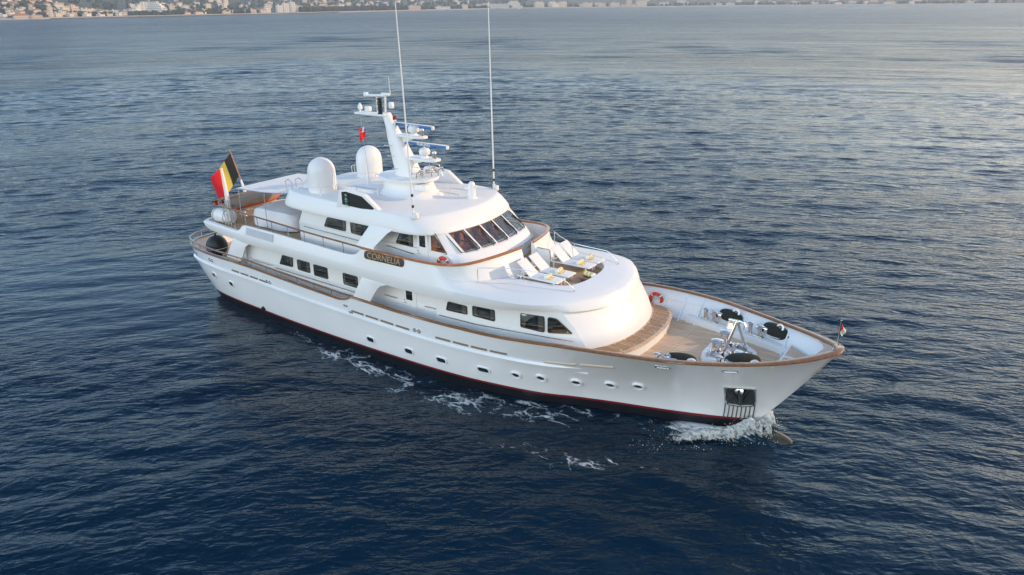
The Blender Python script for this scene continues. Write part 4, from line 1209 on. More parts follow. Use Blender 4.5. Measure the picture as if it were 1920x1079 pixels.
for z, xe, x0, w in ((10.42, 16.75, 14.6, 0.34), (9.40, 17.45, 14.9, 0.42)):
    pl = round_poly([(x0, -w*0.7), (xe-0.5, -w), (xe, -w*0.6), (xe, w*0.6), (xe-0.5, w), (x0, w*0.7)], 0.12)
    mb.prism([(x, y, z+0.04*(x-x0)*0) for x, y in pl], (0, 0, 0.12), W_, bev=0.03)
    mb.prism([(x0+0.4, -0.06, z), (xe-0.6, -0.06, z), (x0+0.4, -0.06, z-0.42)], (0, 0.12, 0), W_)
mb.prism([(x, y, 11.33) for x, y in round_poly([(12.35, -0.28), (14.45, -0.3), (14.45, 0.3), (12.35, 0.28)], 0.1)], (0, 0, 0.09), W_, bev=0.02)
mb.prism([(12.95, -0.1, 12.20), (14.4, -0.1, 12.26), (14.4, 0.1, 12.26), (12.95, 0.1, 12.20)], (0, 0, 0.09), W_, bev=0.02)
mb.box((14.3, 0.02, 12.36), (0.5, 0.12, 0.12), W_, bev=0.02); mb.box((13.02, 0, 12.32), (0.22, 0.16, 0.12), W_, bev=0.02)
mb.tube([(13.75, 0, 11.4), (13.75, 0, 12.22)], 0.05, W_, 8)
mb.tube([(14.25, 0, 11.5), (14.3, 0, 12.3)], 0.05, W_, 8)
mb.build("mast_platform", mast, ang=40, split=True)
mb = MB()
for x, y, z, s_ in ((12.55, 0, 11.42, 1.0), (13.1, 0, 11.42, 1.0)):
    if x < 12.8: mb.lathe([(0.04, 0), (0.04, 0.12), (0.12, 0.13), (0.11, 0.28), (0.04, 0.42), (0, 0.43)], (x, y, z), W_, n=14)
    else: mb.box((x, y, z+0.18), (0.34, 0.2, 0.24), W_, bev=0.05)
mb.box((14.62, 0.05, 11.85), (0.22, 0.2, 0.3), W_, bev=0.04)
mb.tube([(14.42, 0.25, 12.3), (14.36, 0.25, 13.15)], [0.02, 0.012], W_, 6)
mb.build("mast_antenna", mast, split=True)
mb = MB()
for z in (11.42, 11.68, 11.94):
    mb.lathe([(0.13, 0), (0.13, 0.05), (0.10, 0.06), (0.10, 0.17), (0.13, 0.18), (0.13, 0.23), (0, 0.24)], (14.02, -0.12, z), BLACK, n=14)
mb.build("signal_lamp", mast, label="black stacked mast lamp")
mb = MB()
mb.lathe([(0.06, 0), (0.06, 0.1), (0.03, 0.12), (0.03, 0.55), (0.09, 0.56), (0.09, 0.62), (0, 0.62)], (14.95, -0.15, 10.6), W_, n=12)
mb.lathe([(0.09, 0), (0.085, 0.2), (0, 0.22)], (14.95, -0.15, 11.22), LAMPR, n=12)
mb.build("signal_lamp", mast, label="red mast lamp")
for x, z in ((16.5, 10.54), (17.2, 9.52)):
    mb = MB()
    mb.lathe([(0.12, 0), (0.12, 0.05), (0.10, 0.06), (0.10, 0.26), (0.12, 0.27), (0.09, 0.34), (0, 0.35)], (x, 0, z), [CHROME, CHROME, GREY, CHROME, CHROME, CHROME], n=14)
    mb.build("signal_lamp", mast, label="steel and glass mast lamp")
mb = MB()
for x, y in ((16.45, 0.5), (16.6, -0.2), (16.85, 0.15), (16.5, -0.55), (16.9, 0.6)):
    rm = Matrix.Rotation(R(78), 3, 'Y')
    mb.lathe([(0.03, -0.3), (0.035, 0), (0.06, 0.12), (0.13, 0.26), (0.14, 0.28), (0.1, 0.26), (0.0, 0.1)], (x, y, 8.85), CHROME, n=14, rot=rm)
    mb.tube([(x, y, 8.56), (x, y, 8.85)], 0.03, CHROME, 6)
mb.tube([(16.2, -0.6, 8.56), (16.3, -0.6, 9.15), (16.9, -0.5, 9.1), (17.1, -0.5, 8.55)], 0.018, CHROME, 6)
mb.tube([(16.2, 0.7, 8.56), (16.3, 0.7, 9.15), (16.9, 0.7, 9.1), (17.1, 0.7, 8.55)], 0.018, CHROME, 6)
mb.build("mast_horn", mast, split=True)
mb = MB()
for x, z in ((14.98, 8.9), (14.72, 9.5), (14.55, 10.0)):
    mb.tube([(x, -0.30, z), (x-0.1, -0.48, z), (x+0.3, -0.46, z), (x+0.35, -0.3, z)], 0.016, CHROME, 6)
mb.build("mast_step", mast, split=True)

def text_mesh(txt, size, m, M, mbname, parent, ext=0.004, bold=0.0):
    cu = bpy.data.curves.new(mbname, 'FONT'); cu.body = txt; cu.size = size; cu.align_x = 'CENTER'; cu.align_y = 'CENTER'
    cu.extrude = ext; cu.offset = bold
    tmp = bpy.data.objects.new(mbname+"_curve", cu); COL.objects.link(tmp)
    dg = bpy.context.evaluated_depsgraph_get(); dg.update()
    me_ = bpy.data.meshes.new_from_object(tmp.evaluated_get(dg))
    bpy.data.objects.remove(tmp)
    me_.transform(M); me_.materials.clear(); me_.materials.append(m)
    o = bpy.data.objects.new(mbname, me_); COL.objects.link(o); o.parent = parent
    return o

for cx_, z, ln, rz_ in ((15.98, 10.98, 2.5, -4), (16.62, 10.14, 2.85, -2)):
    ped = MB()
    pz = 10.54 if z > 10.5 else 9.52
    px = 16.0 if z > 10.5 else 16.62
    ped.lathe([(0.2, 0), (0.16, 0.08), (0.12, 0.1), (0.25, 0.16), (0.28, 0.3), (0.22, 0.44), (0.06, 0.46), (0, z-pz-0.04)], (px, 0, pz), W_, n=18)
    ra = ped.build("radar_scanner", yacht)
    M = Matrix.Translation((px, 0, z)) @ Matrix.Rotation(R(rz_), 4, 'Z')
    br_ = MB()
    br_.box((0, 0, 0), (ln, 0.12, 0.13), BLUE, bev=0.025)
    br_.box((ln/2+0.03, 0, 0), (0.10, 0.15, 0.17), W_, bev=0.03)
    br_.box((-ln/2-0.02, 0, 0), (0.05, 0.14, 0.16), BLUE, bev=0.02)
    br_.box((0, 0.0, 0.085), (ln*0.97, 0.15, 0.02), W_, bev=0.005)
    bo_ = br_.build("radar_bar", ra); bo_.data.transform(M)
    text_mesh("FURUNO", 0.15, LETW, M @ Matrix.Translation((0, -0.068, 0)) @ Matrix.Rotation(R(90), 4, 'X') @ Matrix.Diagonal((1.35, 1, 1, 1)), "lettering", ra, ext=0.003, bold=0.004)
# stays from the mast
mb = MB()
mb.tube([(13.95, 0, 11.35), (11.5, -0.9, 9.4), (9.6, -1.6, 7.75)], 0.008, GREY, 4)
mb.tube([(12.5, 0, 11.33), (12.7, 0.1, 7.9)], 0.007, GREY, 4)
mb.build("mast_stay", mast)

# ------------------------------------------------------------------ hull fittings
for i, (x, z, w, hgt) in enumerate([(2.75, 1.78, 0.42, 0.30), (4.5, 1.62, 0.42, 0.30), (15.75, 1.14, 0.52, 0.32), (18.25, 1.18, 0.52, 0.32), (20.18, 1.22, 0.58, 0.30), (22.45, 1.30, 0.62, 0.30)]):
    for sg in (-1, 1):
        mb = MB()
        A = round_poly([(-w/2-0.03, -hgt/2-0.02), (w/2+0.03, -hgt/2-0.02), (w/2+0.03, hgt/2+0.02), (-w/2-0.03, hgt/2+0.02)], 0.15)
        I = [(a_*0.80, b_*0.76) for a_, b_ in A]
        mb.loft([[hp(x+a_, z+b_, 0.0, sg) for a_, b_ in A], [hp(x+a_, z+b_, 0.05, sg) for a_, b_ in A], [hp(x+a_, z+b_, 0.05, sg) for a_, b_ in I], [hp(x+a_, z+b_, 0.012, sg) for a_, b_ in I]], HULLW, closed=True)
        po = mb.build("porthole", yacht)
        g_ = MB(); g_.poly([hp(x+a_, z+b_, 0.016, sg) for a_, b_ in I], PANEP); g_.build("pane", po, smooth=False)
for x, z in ((24.05, 1.42), (25.2, 1.52), (26.66, 1.53), (28.06, 1.64), (29.2, 1.80)):
    for sg in (-1, 1):
        mb = MB()
        A = [(0.25*math.cos(R(a_)), 0.19*math.sin(R(a_))) for a_ in range(0, 360, 18)]
        I = [(a_*0.68, b_*0.64) for a_, b_ in A]
        mb.loft([[hp(x+a_, z+b_, 0.0, sg) for a_, b_ in A], [hp(x+a_, z+b_, 0.07, sg) for a_, b_ in A], [hp(x+a_*0.9, z+b_*0.9, 0.08, sg) for a_, b_ in A], [hp(x+a_, z+b_, 0.06, sg) for a_, b_ in I], [hp(x+a_, z+b_, 0.012, sg) for a_, b_ in I]], HULLW, closed=True)
        po = mb.build("round_porthole", yacht)
        g_ = MB(); g_.poly([hp(x+a_, z+b_, 0.016, sg) for a_, b_ in I], PANEP); g_.build("pane", po, smooth=False)
# scupper bars above the strake
def bars(x0, x1, n, zf, col, gap=0.16):
    L_ = (x1-x0)/n
    for k in range(n):
        mb = MB()
        a_, b_ = x0+k*L_+gap/2, x0+(k+1)*L_-gap/2
        xs = np.linspace(a_, b_, 6)
        mb.loft([[hp(x, zf(x)-0.045, 0.0), hp(x, zf(x)-0.04, 0.035), hp(x, zf(x)+0.03, 0.035), hp(x, zf(x)+0.05, 0.0)] for x in xs], col)
        mb.build("scupper_bar", yacht)
SCUP = mat("scupper_tan", (0.23, 0.17, 0.13), 0.5)
SCUPL = mat("scupper_lit", (0.62, 0.47, 0.36), 0.5)  # paler copy of the tan: sunlit look of the forward bars put into colour
bars(4.9, 8.3, 4, lambda x: STRK(x)+0.26, SCUP)
bars(14.75, 18.65, 4, lambda x: STRK(x)+0.30, SCUP)
bars(20.05, 24.0, 4, lambda x: STRK(x)+0.30, SCUP)
bars(25.55, 28.65, 2, lambda x: 2.46+0.115*(x-25.6)+0.12, SCUPL)
# fairleads and small fittings
def fairlead(x, z, w, hgt):
    mb = MB()
    A = round_poly([(-w/2, -hgt/2), (w/2, -hgt/2), (w/2, hgt/2), (-w/2, hgt/2)], hgt*0.48)
    mb.tube([hp(x+a_, z+b_, 0.012) for a_, b_ in A], 0.024, CHROME, 6, closed=True)
    mb.poly([hp(x+a_*0.8, z+b_*0.7, 0.006) for a_, b_ in A], W_)
    mb.build("fairlead", yacht)
for x, z, w, hgt in ((30.55, 3.45, 0.50, 0.14), (32.85, 3.55, 0.48, 0.14)): fairlead(x, z, w, hgt)
for x, z in ((1.0, 2.72), (2.95, 2.78), (8.35, 2.62), (19.05, 2.52)):
    for q in (-0.13, 0.13):
        mb = MB(); mb.torus(hp(x+q, z, 0.015), 0.08, 0.028, CHROME, rot=Matrix.Rotation(R(90), 3, 'X'), n=14, k=6)
        mb.poly([hp(x+q+0.07*math.cos(a_), z+0.07*math.sin(a_), 0.01) for a_ in np.linspace(0, 6.0, 9)], SEAM)
        mb.build("fairlead", yacht)
for x, z in ((14.45, 2.72), (14.75, 2.42)):
    mb = MB(); mb.box(hp(x, z, 0.0), (0.26, 0.06, 0.11), GREY, bev=0.02); mb.build("cleat_plate", yacht)
mb = MB()
mb.tube([hp(7.15, 0.72, -0.05), hp(7.15, 0.70, 0.10)], 0.12, BLACK, 12)
mb.build("exhaust_outlet", yacht)

# anchor in its pocket
mb = MB()
def quad(x0, x1, z0, z1, sk=0.0): return lambda u, v: (x0+(x1-x0)*u+sk*(v-1), z0+(z1-z0)*v)
Q = quad(32.48, 33.52, 1.50, 2.42, 0.05)
n_ = 6
mb.loft([[hp(*Q(i/n_, j/n_), 0.012) for i in range(n_+1)] for j in range(n_+1)], GALV)
pocket = mb.build("anchor_pocket", yacht)
mb = MB()
mb.tube([hp(*Q(u, v), 0.03) for u, v in ([(i/6, 1) for i in range(7)]+[(1, 1-i/6) for i in range(1, 7)])], 0.035, CHROME, 6)
mb.tube([hp(*Q(0, 1-i/6), 0.03) for i in range(0, 7)], 0.035, CHROME, 6)
mb.build("pocket_frame", pocket)
for k in range(8):
    mb = MB(); u = k/7
    x, z = Q(u, 0)
    mb.tube([hp(x, z+0.04, 0.03), hp(x-0.06, 1.05, 0.03), hp(x-0.13, 0.58, 0.035)], 0.022, GALV, 6)
    mb.build("chafe_bar", pocket)
mb = MB()
P = lambda u, v, o_=0.0: hp(*Q(u, v), o_)
mb.prism([P(0.04, 0.02, 0.16), P(0.42, 0.10, 0.20), P(0.40, 0.30, 0.14), P(0.10, 0.92, 0.05)], (0.02, 0.03, 0.05), GALV)
mb.prism([P(0.96, 0.02, 0.16), P(0.58, 0.10, 0.20), P(0.60, 0.30, 0.14), P(0.90, 0.92, 0.05)], (-0.02, 0.03, 0.05), GALV)
mb.tube([P(0.5, 0.08, 0.17), P(0.5, 0.55, 0.13), P(0.5, 0.88, 0.05)], 0.07, GALV, 8)
mb.tube([P(0.10, 0.05, 0.14), P(0.5, 0.06, 0.20), P(0.90, 0.05, 0.14)], 0.06, GALV, 8)
mb.lathe([(0.06, 0), (0.16, 0.02), (0.17, 0.07), (0.06, 0.1)], P(0.5, 0.84, 0.03), CHROME, n=16, rot=Matrix.Rotation(R(80), 3, 'X'))
mb.poly([P(0.22, 0.97, 0.016), P(0.78, 0.97, 0.016), P(0.62, 0.62, 0.018), P(0.38, 0.62, 0.018)], DARK)
mb.build("anchor", pocket)

# name board
def plate_y(z): return -4.095+0.165*(z-4.94)/0.9
A = round_poly([(16.08, 5.47), (18.50, 5.47), (18.50, 5.83), (16.08, 5.83)], 0.16, 6)
mb = MB()
mb.prism([(x, plate_y(z)-0.045, z) for x, z in A], (0, 0.04, 0), PLATE, bev=0.008)
npl = mb.build("name_plate", yacht)
Mt = Matrix.Translation((17.29, plate_y(5.65)-0.050, 5.65)) @ Matrix.Rotation(R(90-10), 4, 'X') @ Matrix.Diagonal((1.06, 1.0, 1, 1))
text_mesh("CORNELIA", 0.40, GOLD, Mt, "lettering", npl, ext=0.004, bold=0.002)

# ------------------------------------------------------------------ foredeck
mb = MB()
for sg in (-1, 1):
    inn = smooth_path([(29.2, 2.72, 0), (30.4, 2.35, 0), (32.2, 1.72, 0), (34.2, 0.95, 0)], 20)
    ri = []
    for x, y, _ in inn:
        z = DECKZ(x)+0.28; ss = s_at(x, z)
        ri.append([(x, sg*y, z-0.4), (x, sg*y, z-0.02), (x, sg*(y+0.03), z), (x, sg*(bz(ss, z)-0.1), z)])
    V = mb.loft(ri, W_)
    mb.face(V[0], W_); mb.face(V[-1], W_)
mb.build("side_platform", yacht, ang=40, split=True)
for sg in (-1, 1):
    for x in (27.9, 28.85, 29.7, 31.9, 33.9):
        mb = MB()
        z0 = DECKZ(x); z1 = RAILZ(x)-0.04
        rows = []
        for k in range(6):
            z = z0+(z1-z0)*k/5; q = s_at(x, z); y = bz(q, z)-0.12; d_ = 0.22*(1-k/5)**1.3+0.05
            rows.append([(x-0.03, sg*y, z), (x-0.03, sg*(y-d_), z), (x+0.03, sg*(y-d_), z), (x+0.03, sg*y, z)])
        mb.loft(rows, W_)
        mb.build("bulwark_frame", yacht, ang=30)
    mb = MB()
    xs = np.linspace(26.8, 30.2, 10)
    pts = []
    for x in xs:
        z = DECKZ(x)+0.62; q = s_at(x, z); pts.append((x, sg*(bz(q, z)-0.16), z))
    mb.tube(pts, 0.03, W_, 6); mb.build("bulwark_stringer", yacht)
    # fairlead housings in the bulwark
    for x in (31.45, 33.55):
        z = DECKZ(x)+(0.72 if sg > 0 else 0.55); q = s_at(x, z-0.15); y = bz(q, z-0.15)-0.22
        ang_ = math.atan2(bz(s_at(x+0.3, z), z)-bz(s_at(x-0.3, z), z), 0.6)
        rm = Matrix.Rotation(sg*ang_, 3, 'Z') @ Matrix.Rotation(R(90+sg*-18), 3, 'X')
        mb = MB(); mb.torus((x, sg*y, z+0.10), 0.15, 0.045, W_, rot=rm, n=22, k=8)
        mb.tube([(x, sg*(y-0.02), z-0.1), (x, sg*(y-0.03), z+0.16)], 0.03, CHROME, 8)
        mb.build("hawse_ring", yacht)
    # bollards
    for x, yb in ((30.35, 2.62), (32.55, 1.86)):
        z = DECKZ(x)+0.28; an = R(-20*sg)
        M3 = Matrix.Rotation(an, 3, 'Z'); T = Vector((x, sg*yb, z))
        mb = MB()
        mb.box(T+Vector((0, 0, 0.03)), (0.85, 0.20, 0.06), CHROME, rot=M3, bev=0.02)
        for q in (-0.24, 0.24):
            c = T+M3 @ Vector((q, 0, 0))
            mb.lathe([(0.09, 0.05), (0.085, 0.45), (0.13, 0.47), (0.13, 0.52), (0.08, 0.545), (0, 0.55)], c, CHROME, n=16)
        mb.build("bollard", yacht)
        mb = MB()
        c = T+M3 @ Vector((0.30, sg*0.16, 0.36))
        mb.box(c, (0.5, 0.26, 0.24), CHROME, rot=M3, bev=0.06)
        mb.lathe([(0.11, -0.06), (0.13, 0.0), (0.11, 0.06), (0.05, 0.07), (0, 0.07)], c+M3 @ Vector((-0.26, -sg*0.02, 0.02)), CHROME, n=16, rot=Matrix.Rotation(R(90), 3, 'Y'))
        mb.box(c+M3 @ Vector((0.02, -sg*0.135, 0)), (0.13, 0.02, 0.12), DARK, rot=M3, bev=0.01)
        mb.build("roller_fairlead", yacht)
# bow platform with teak grating
mb = MB()
wz = 3.60
def pw_(x, z): return max(bz(s_at(x, z), z)-0.15, 0.03)
xs = np.linspace(34.15, 35.15, 9)
bp_ = [(x, -pw_(x, wz-0.12)) for x in xs]+[(x, pw_(x, wz-0.12)) for x in xs[::-1]]
mb.prism([(x, y, wz-0.10) for x, y in bp_], (0, 0, 0.10), W_)
yy_ = pw_(34.17, wz-0.45)-0.06
mb.box((34.17, 0, wz-0.28), (0.05, 2*yy_, 0.36), W_)
plat = mb.build("bow_platform", yacht, ang=30)
for sg in (-1, 1):
    mb = MB()
    for k in range(10):
        x0 = 34.26+k*0.085
        y1 = pw_(x0, wz)-0.22
        if y1 > 0.15: mb.box((x0, sg*(0.08+y1)/2, wz+0.012), (0.055, y1-0.08, 0.022), TEAK, bev=0.003)
    mb.build("grating", plat, ang=20)

# windlass island
mb = MB()
WZ = 3.12
hexp = [(31.15, -0.55), (31.45, -1.05), (32.45, -1.1), (33.1, -0.62), (33.1, 0.62), (32.45, 1.1), (31.45, 1.05), (31.15, 0.55)]
big_ = round_poly(hexp, 0.2, 4)
mb.loft([[(32.1+(x-32.1)*1.05, y*1.05, 2.85) for x, y in big_], [(x, y, WZ+0.06) for x, y in big_], [(32.1+(x-32.1)*0.96, y*0.96, WZ+0.12) for x, y in big_], [(32.1, 0, WZ+0.13) for x, y in big_]], W_, closed=True)
wl_ = mb.build("windlass_island", yacht, ang=40)
def bolt_dot(c, r=0.05): pass
Z0 = WZ+0.12
for sg in (-1, 1):
    mb = MB()
    c = (31.75, sg*0.52, Z0)
    mb.lathe([(0.32, 0), (0.32, 0.05), (0.27, 0.08), (0.27, 0.16), (0.20, 0.20), (0.17, 0.30), (0.18, 0.48), (0.24, 0.56), (0.24, 0.62), (0.12, 0.66), (0, 0.67)], c, CHROME, n=22)
    mb.tube([(31.75+0.27, sg*0.52, Z0+0.12), (32.15, sg*0.48, Z0+0.14), (32.45, sg*0.42, Z0+0.10), (32.7, sg*0.36, Z0+0.02)], 0.055, GALV, 8)
    mb.box((32.2, sg*0.48, Z0+0.10), (0.28, 0.24, 0.24), CHROME, rot=Matrix.Rotation(R(sg*-8), 3, 'Z'), bev=0.05)
    mb.tube([(31.5, sg*0.85, Z0), (31.5, sg*0.85, Z0+0.18), (31.62, sg*0.85, Z0+0.26)], 0.04, CHROME, 8)
    mb.torus((32.55, sg*0.62, Z0+0.14), 0.14, 0.035, CHROME, rot=Matrix.Rotation(R(70), 3, 'Y'), n=18, k=6)
    mb.build("windlass", wl_)
mb = MB()
mb.prism([(32.15, -0.12, Z0), (32.95, -0.3, Z0), (32.95, 0.3, Z0), (32.15, 0.12, Z0)], (0, 0, 0.10), GREY, bev=0.01)
mb.prism([(32.35, -0.25, Z0+0.11), (32.85, -0.42, Z0+0.11), (32.85, 0.02, Z0+0.13), (32.35, 0.1, Z0+0.13)], (0, 0, 0.03), CHROME, bev=0.005)
mb.build("chain_plate", wl_)
mb = MB()
ap = Vector((32.3, 0.0, 4.66))
for f_ in ((31.95, -0.28), (31.9, 0.30), (32.75, 0.25)):
    mb.tube([(f_[0], f_[1], Z0), Vector((f_[0], f_[1], Z0)).lerp(ap, 0.86), ap], 0.055, CHROME, 10)
mb.tube([(32.3, 0, 4.58), (32.42, -0.02, 4.66), (32.58, -0.02, 4.62), (32.66, -0.02, 4.48)], 0.05, CHROME, 8)
mb.box((32.12, 0.03, 4.62), (0.34, 0.12, 0.07), CHROME, bev=0.02)
mb.lathe([(0.02, 0), (0.13, -0.02), (0.17, -0.2), (0.19, -0.26), (0.17, -0.25), (0.02, -0.08)], (32.06, 0.04, 4.55), CHROME, n=18)
mb.build("bell_tripod", wl_)

# jack staff at the bow
mb = MB()
mb.lathe([(0.06, 0), (0.06, 0.04), (0.03, 0.06), (0.022, 1.05), (0.035, 1.07), (0.035, 1.1), (0, 1.11)], (36.05, 0, 4.44), CHROME, n=10)
mb.build("jack_staff", yacht)

# ------------------------------------------------------------------ aft deck and boat deck fittings
mb = MB()
mb.tube([(2.72, 0.0, 5.0), (2.5, 0, 5.9)], [0.16, 0.13], W_, 12); mb.tube([(2.5, 0, 5.9), (2.3, 0, 6.5), (2.22, 0, 6.75)], [0.10, 0.07, 0.045], W_, 10)
mb.tube([(2.24, 0, 6.7), (1.55, 0, 8.42)], [0.04, 0.03], WOODL, 8)
mb.lathe([(0, -0.06), (0.06, -0.03), (0.06, 0.03), (0, 0.07)], (1.54, 0, 8.45), GOLD, n=10)
mb.build("ensign_staff", yacht)
mb = MB()
for x, y in ((4.88, -3.08), (5.15, -3.1)): mb.tube([(x, y, 5.0), (x-0.05, y, 6.55)], 0.035, CHROME, 8)
mb.tube([(4.85, -2.9, 5.3), (4.8, -2.88, 6.5)], [0.10, 0.10], W_, 10)
mb.tube([(4.8, -2.88, 6.4), (4.7, -2.85, 7.2), (4.55, -2.8, 8.2)], [0.13, 0.10, 0.05], W_, 10)
mb.build("davit", yacht, split=True)
mb = MB()
for x in (3.6, 4.45):
    mb.tube([(x, -3.02, 5.0), (x, -2.95, 5.10), (x, -2.3, 5.10), (x, -2.25, 5.0)], 0.025, CHROME, 6)
mb.build("raft_cradle", yacht, split=True)

def life_ring(name, label, c, rot, tgt=None):
    r_ = thing(name, label, "life ring", c)
    mb = MB(); mb.torus((0, 0, 0), 0.285, 0.085, RINGR, rot=rot, n=40, k=10, flat=0.75)
    mb.build("ring_body", r_)
    mb = MB()
    for k in range(4):
        a0 = R(45+90*k-5)
        for m_ in range(5):
            pass
        P = []
        for j in range(6):
            a_ = a0+R(10)*j/5; ring = []
            for b_ in range(10):
                q = 2*math.pi*b_/10
                ring.append(rot @ Vector(((0.285+0.091*math.cos(q))*math.cos(a_), (0.285+0.091*math.cos(q))*math.sin(a_), 0.091*0.76*math.sin(q))))
            P.append(ring)
        mb.loft(P, TWH, closed=True)
    mb.build("reflective_band", r_)
    mb = MB(); mb.tube([rot @ Vector((0.385*math.cos(a_), 0.385*math.sin(a_), 0.01*math.sin(4*a_))) for a_ in np.linspace(0, 2*math.pi, 40)[:-1]], 0.012, FABRIC, 5, closed=True)
    mb.build("grab_line", r_)
    return r_
zz = 3.30; qy = bz(s_at(27.4, zz), zz)
r1 = life_ring("life_ring", "orange red life ring hung on the white inner bulwark behind the foredeck bench", (27.4, qy-0.22, zz), Matrix.Rotation(R(90), 3, 'X'))
mb = MB(); 
for a_ in (0, 60, 120): mb.tube([(0.26*math.cos(R(a_)), 0.03, 0.26*math.sin(R(a_))), (-0.26*math.cos(R(a_)), 0.03, -0.26*math.sin(R(a_)))], 0.012, FABRIC, 5)
mb.build("rope_spider", r1)
r2_ = life_ring("life_ring", "orange red life ring on the wheelhouse side, half hidden by the varnished walkway rail", (20.0, -3.06, 5.62), Matrix.Rotation(R(90), 3, 'X'))
mb = MB()
for a_ in (0, 45, 90, 135): mb.tube([(0.26*math.cos(R(a_)), 0.01, 0.26*math.sin(R(a_))), (-0.26*math.cos(R(a_)), 0.01, -0.26*math.sin(R(a_)))], 0.014, F_YEL if a_ == 0 else FABRIC, 5)
mb.build("rope_spider", r2_)

def fender(label, c, ln, r, rz, ry=0):
    f_ = thing("fender", label, "fender", c, rz)
    mb = MB()
    prof = [(0, -ln/2)]+[(r*math.sin(math.pi*k/14)**0.62, -ln/2*math.cos(math.pi*k/14)) for k in range(1, 14)]+[(0, ln/2)]
    mb.lathe(prof, (0, 0, r), GREENF, n=24, rot=Matrix.Rotation(R(90+ry), 3, 'Y'))
    mb.build("fender_cover", f_)
    mb = MB()
    rope = [(ln*0.46*math.cos(a_)*0.99, -r*0.98*abs(math.sin(a_))**0.9, r-0.14+0.02*math.cos(a_)) for a_ in np.linspace(0.05, math.pi-0.05, 24)]
    mb.tube(rope, 0.018, FABRIC, 6)
    mb.tube([(ln/2-0.02, 0, r), (ln/2+0.09, 0, r), (ln/2+0.13, 0, r-0.06)], 0.04, BLACK, 8)
    mb.build("lashing", f_)
    return f_
PZ = lambda x: DECKZ(x)+0.28
fender("dark green cloth fender lashed on the far platform beside the bell tripod", (31.22, 2.78, PZ(31.2)), 1.15, 0.30, R(-22))
fender("dark green cloth fender lashed on the far platform nearest the bow", (33.35, 1.95, PZ(33.3)), 1.2, 0.31, R(-28))
fender("dark green cloth fender behind the near rail, abaft the windlass island", (30.95, -2.35, PZ(31)-0.05), 1.25, 0.31, R(20))
fender("dark green cloth fender behind the near rail, beside the windlass island", (33.1, -1.55, PZ(33)-0.05), 1.35, 0.36, R(30))
bf = thing("ball_fender", "big black ball fender standing on the aft deck", "fender", (1.45, -1.75, 2.31))
mb = MB(); mb.lathe([(0, 0)]+[(0.62*math.sin(math.pi*k/16), 0.66-0.66*math.cos(math.pi*k/16)) for k in range(1, 16)]+[(0, 1.32)], (0, 0, 0), BLACK, n=28); mb.build("ball", bf)
mb = MB(); mb.tube([(0.64*math.cos(a_), 0.64*math.sin(a_), 0.56+0.05*math.cos(a_)) for a_ in np.linspace(0, 2*math.pi, 33)[:-1]], 0.018, FABRIC, 5, closed=True); mb.build("lashing", bf)
mb = MB(); mb.tube([(0, 0, 1.28), (0, 0, 1.45)], 0.06, BLACK, 8); mb.build("eye", bf)
mb = MB(); mb.prism([(4.0, -3.0, 2.3), (4.1, -1.0, 2.3), (4.1, 1.0, 2.3), (4.0, 3.0, 2.3)], (0.4, 0, 0.0), W_)
mb.box((4.9, -2.1, 2.85), (0.7, 0.8, 1.1), W_, bev=0.05); mb.box((4.9, 2.1, 2.85), (0.7, 0.8, 1.1), W_, bev=0.05)
mb.build("deck_locker", yacht, split=True)

# life raft canister
lr = thing("life_raft", "white ribbed life raft canister on a steel cradle at the boat deck's aft corner", "life raft", (4.0, -2.72, 5.04))
mb = MB()
prof = [(0, -0.72), (0.26, -0.70), (0.36, -0.62)]
for k in range(9):
    z = -0.55+k*0.135
    prof += [(0.375, z), (0.40, z+0.03), (0.40, z+0.075), (0.375, z+0.105)]
prof += [(0.36, 0.62), (0.26, 0.70), (0, 0.72)]
mb.lathe(prof, (0, 0, 0.40), W_, n=24, rot=Matrix.Rotation(R(90), 3, 'Y')); mb.build("canister", lr, ang=50)
mb = MB()
for x in (-0.45, 0.45): mb.tube([(x, 0.42*math.cos(a_), 0.40+0.42*math.sin(a_)) for a_ in np.linspace(0, 2*math.pi, 25)[:-1]], 0.014, GREY, 5, closed=True)
mb.build("strap", lr)

# tender under a tan cover, lying athwart the boat deck
td = thing("tender", "small tender with orange tubes under a tan cover on the aft boat deck", "boat", (3.28, -0.12, 5.0))
mb = MB()
def tend(u, w): return 0.92*(1-max(0, (u-0.55)/0.45)**2.2)*w+0.03
rows = []
for i in range(15):
    u = i/14; y = -2.02+4.0*u
    w = tend(u, 1.14)
    rows.append([Vector((w*math.sin(v*math.pi/2), y, 0.80+0.36*math.cos(v*math.pi/2)**0.8*(0.75+0.25*math.sin(u*3))+0.02*math.sin(u*22+v*3))) for v in np.linspace(-1, 1, 11)])
mb.loft(rows, TAN); mb.build("boat_cover", td, ang=60)
mb = MB()
tp = [(-tend(u, 1.02), -1.95+3.9*u, 0.74) for u in np.linspace(0, 1, 18)]+[(tend(u, 1.02), -1.95+3.9*u, 0.74) for u in np.linspace(1, 0, 18)]
mb.tube(tp, 0.115, ORANGE, 12); mb.build("tube", td)
mb = MB()
mb.loft([[Vector((-tend(u, 0.75), -1.9+3.7*u, 0.72)) for u in np.linspace(0, 1, 10)], [Vector((-tend(u, 0.35), -1.85+3.5*u, 0.38)) for u in np.linspace(0, 1, 10)], [Vector((0, -1.8+3.4*u, 0.25)) for u in np.linspace(0, 1, 10)], [Vector((tend(u, 0.35), -1.85+3.5*u, 0.38)) for u in np.linspace(0, 1, 10)], [Vector((tend(u, 0.75), -1.9+3.7*u, 0.72)) for u in np.linspace(0, 1, 10)]], W_)
mb.build("tender_hull", td)
mb = MB(); mb.box((0.1, 1.25, 1.22), (0.34, 0.5, 0.3), BLACK, bev=0.1); mb.tube([(0.1, 1.5, 1.2), (0.0, 1.8, 1.15)], 0.05, BLACK, 8); mb.build("outboard_cowl", td)
mb = MB()
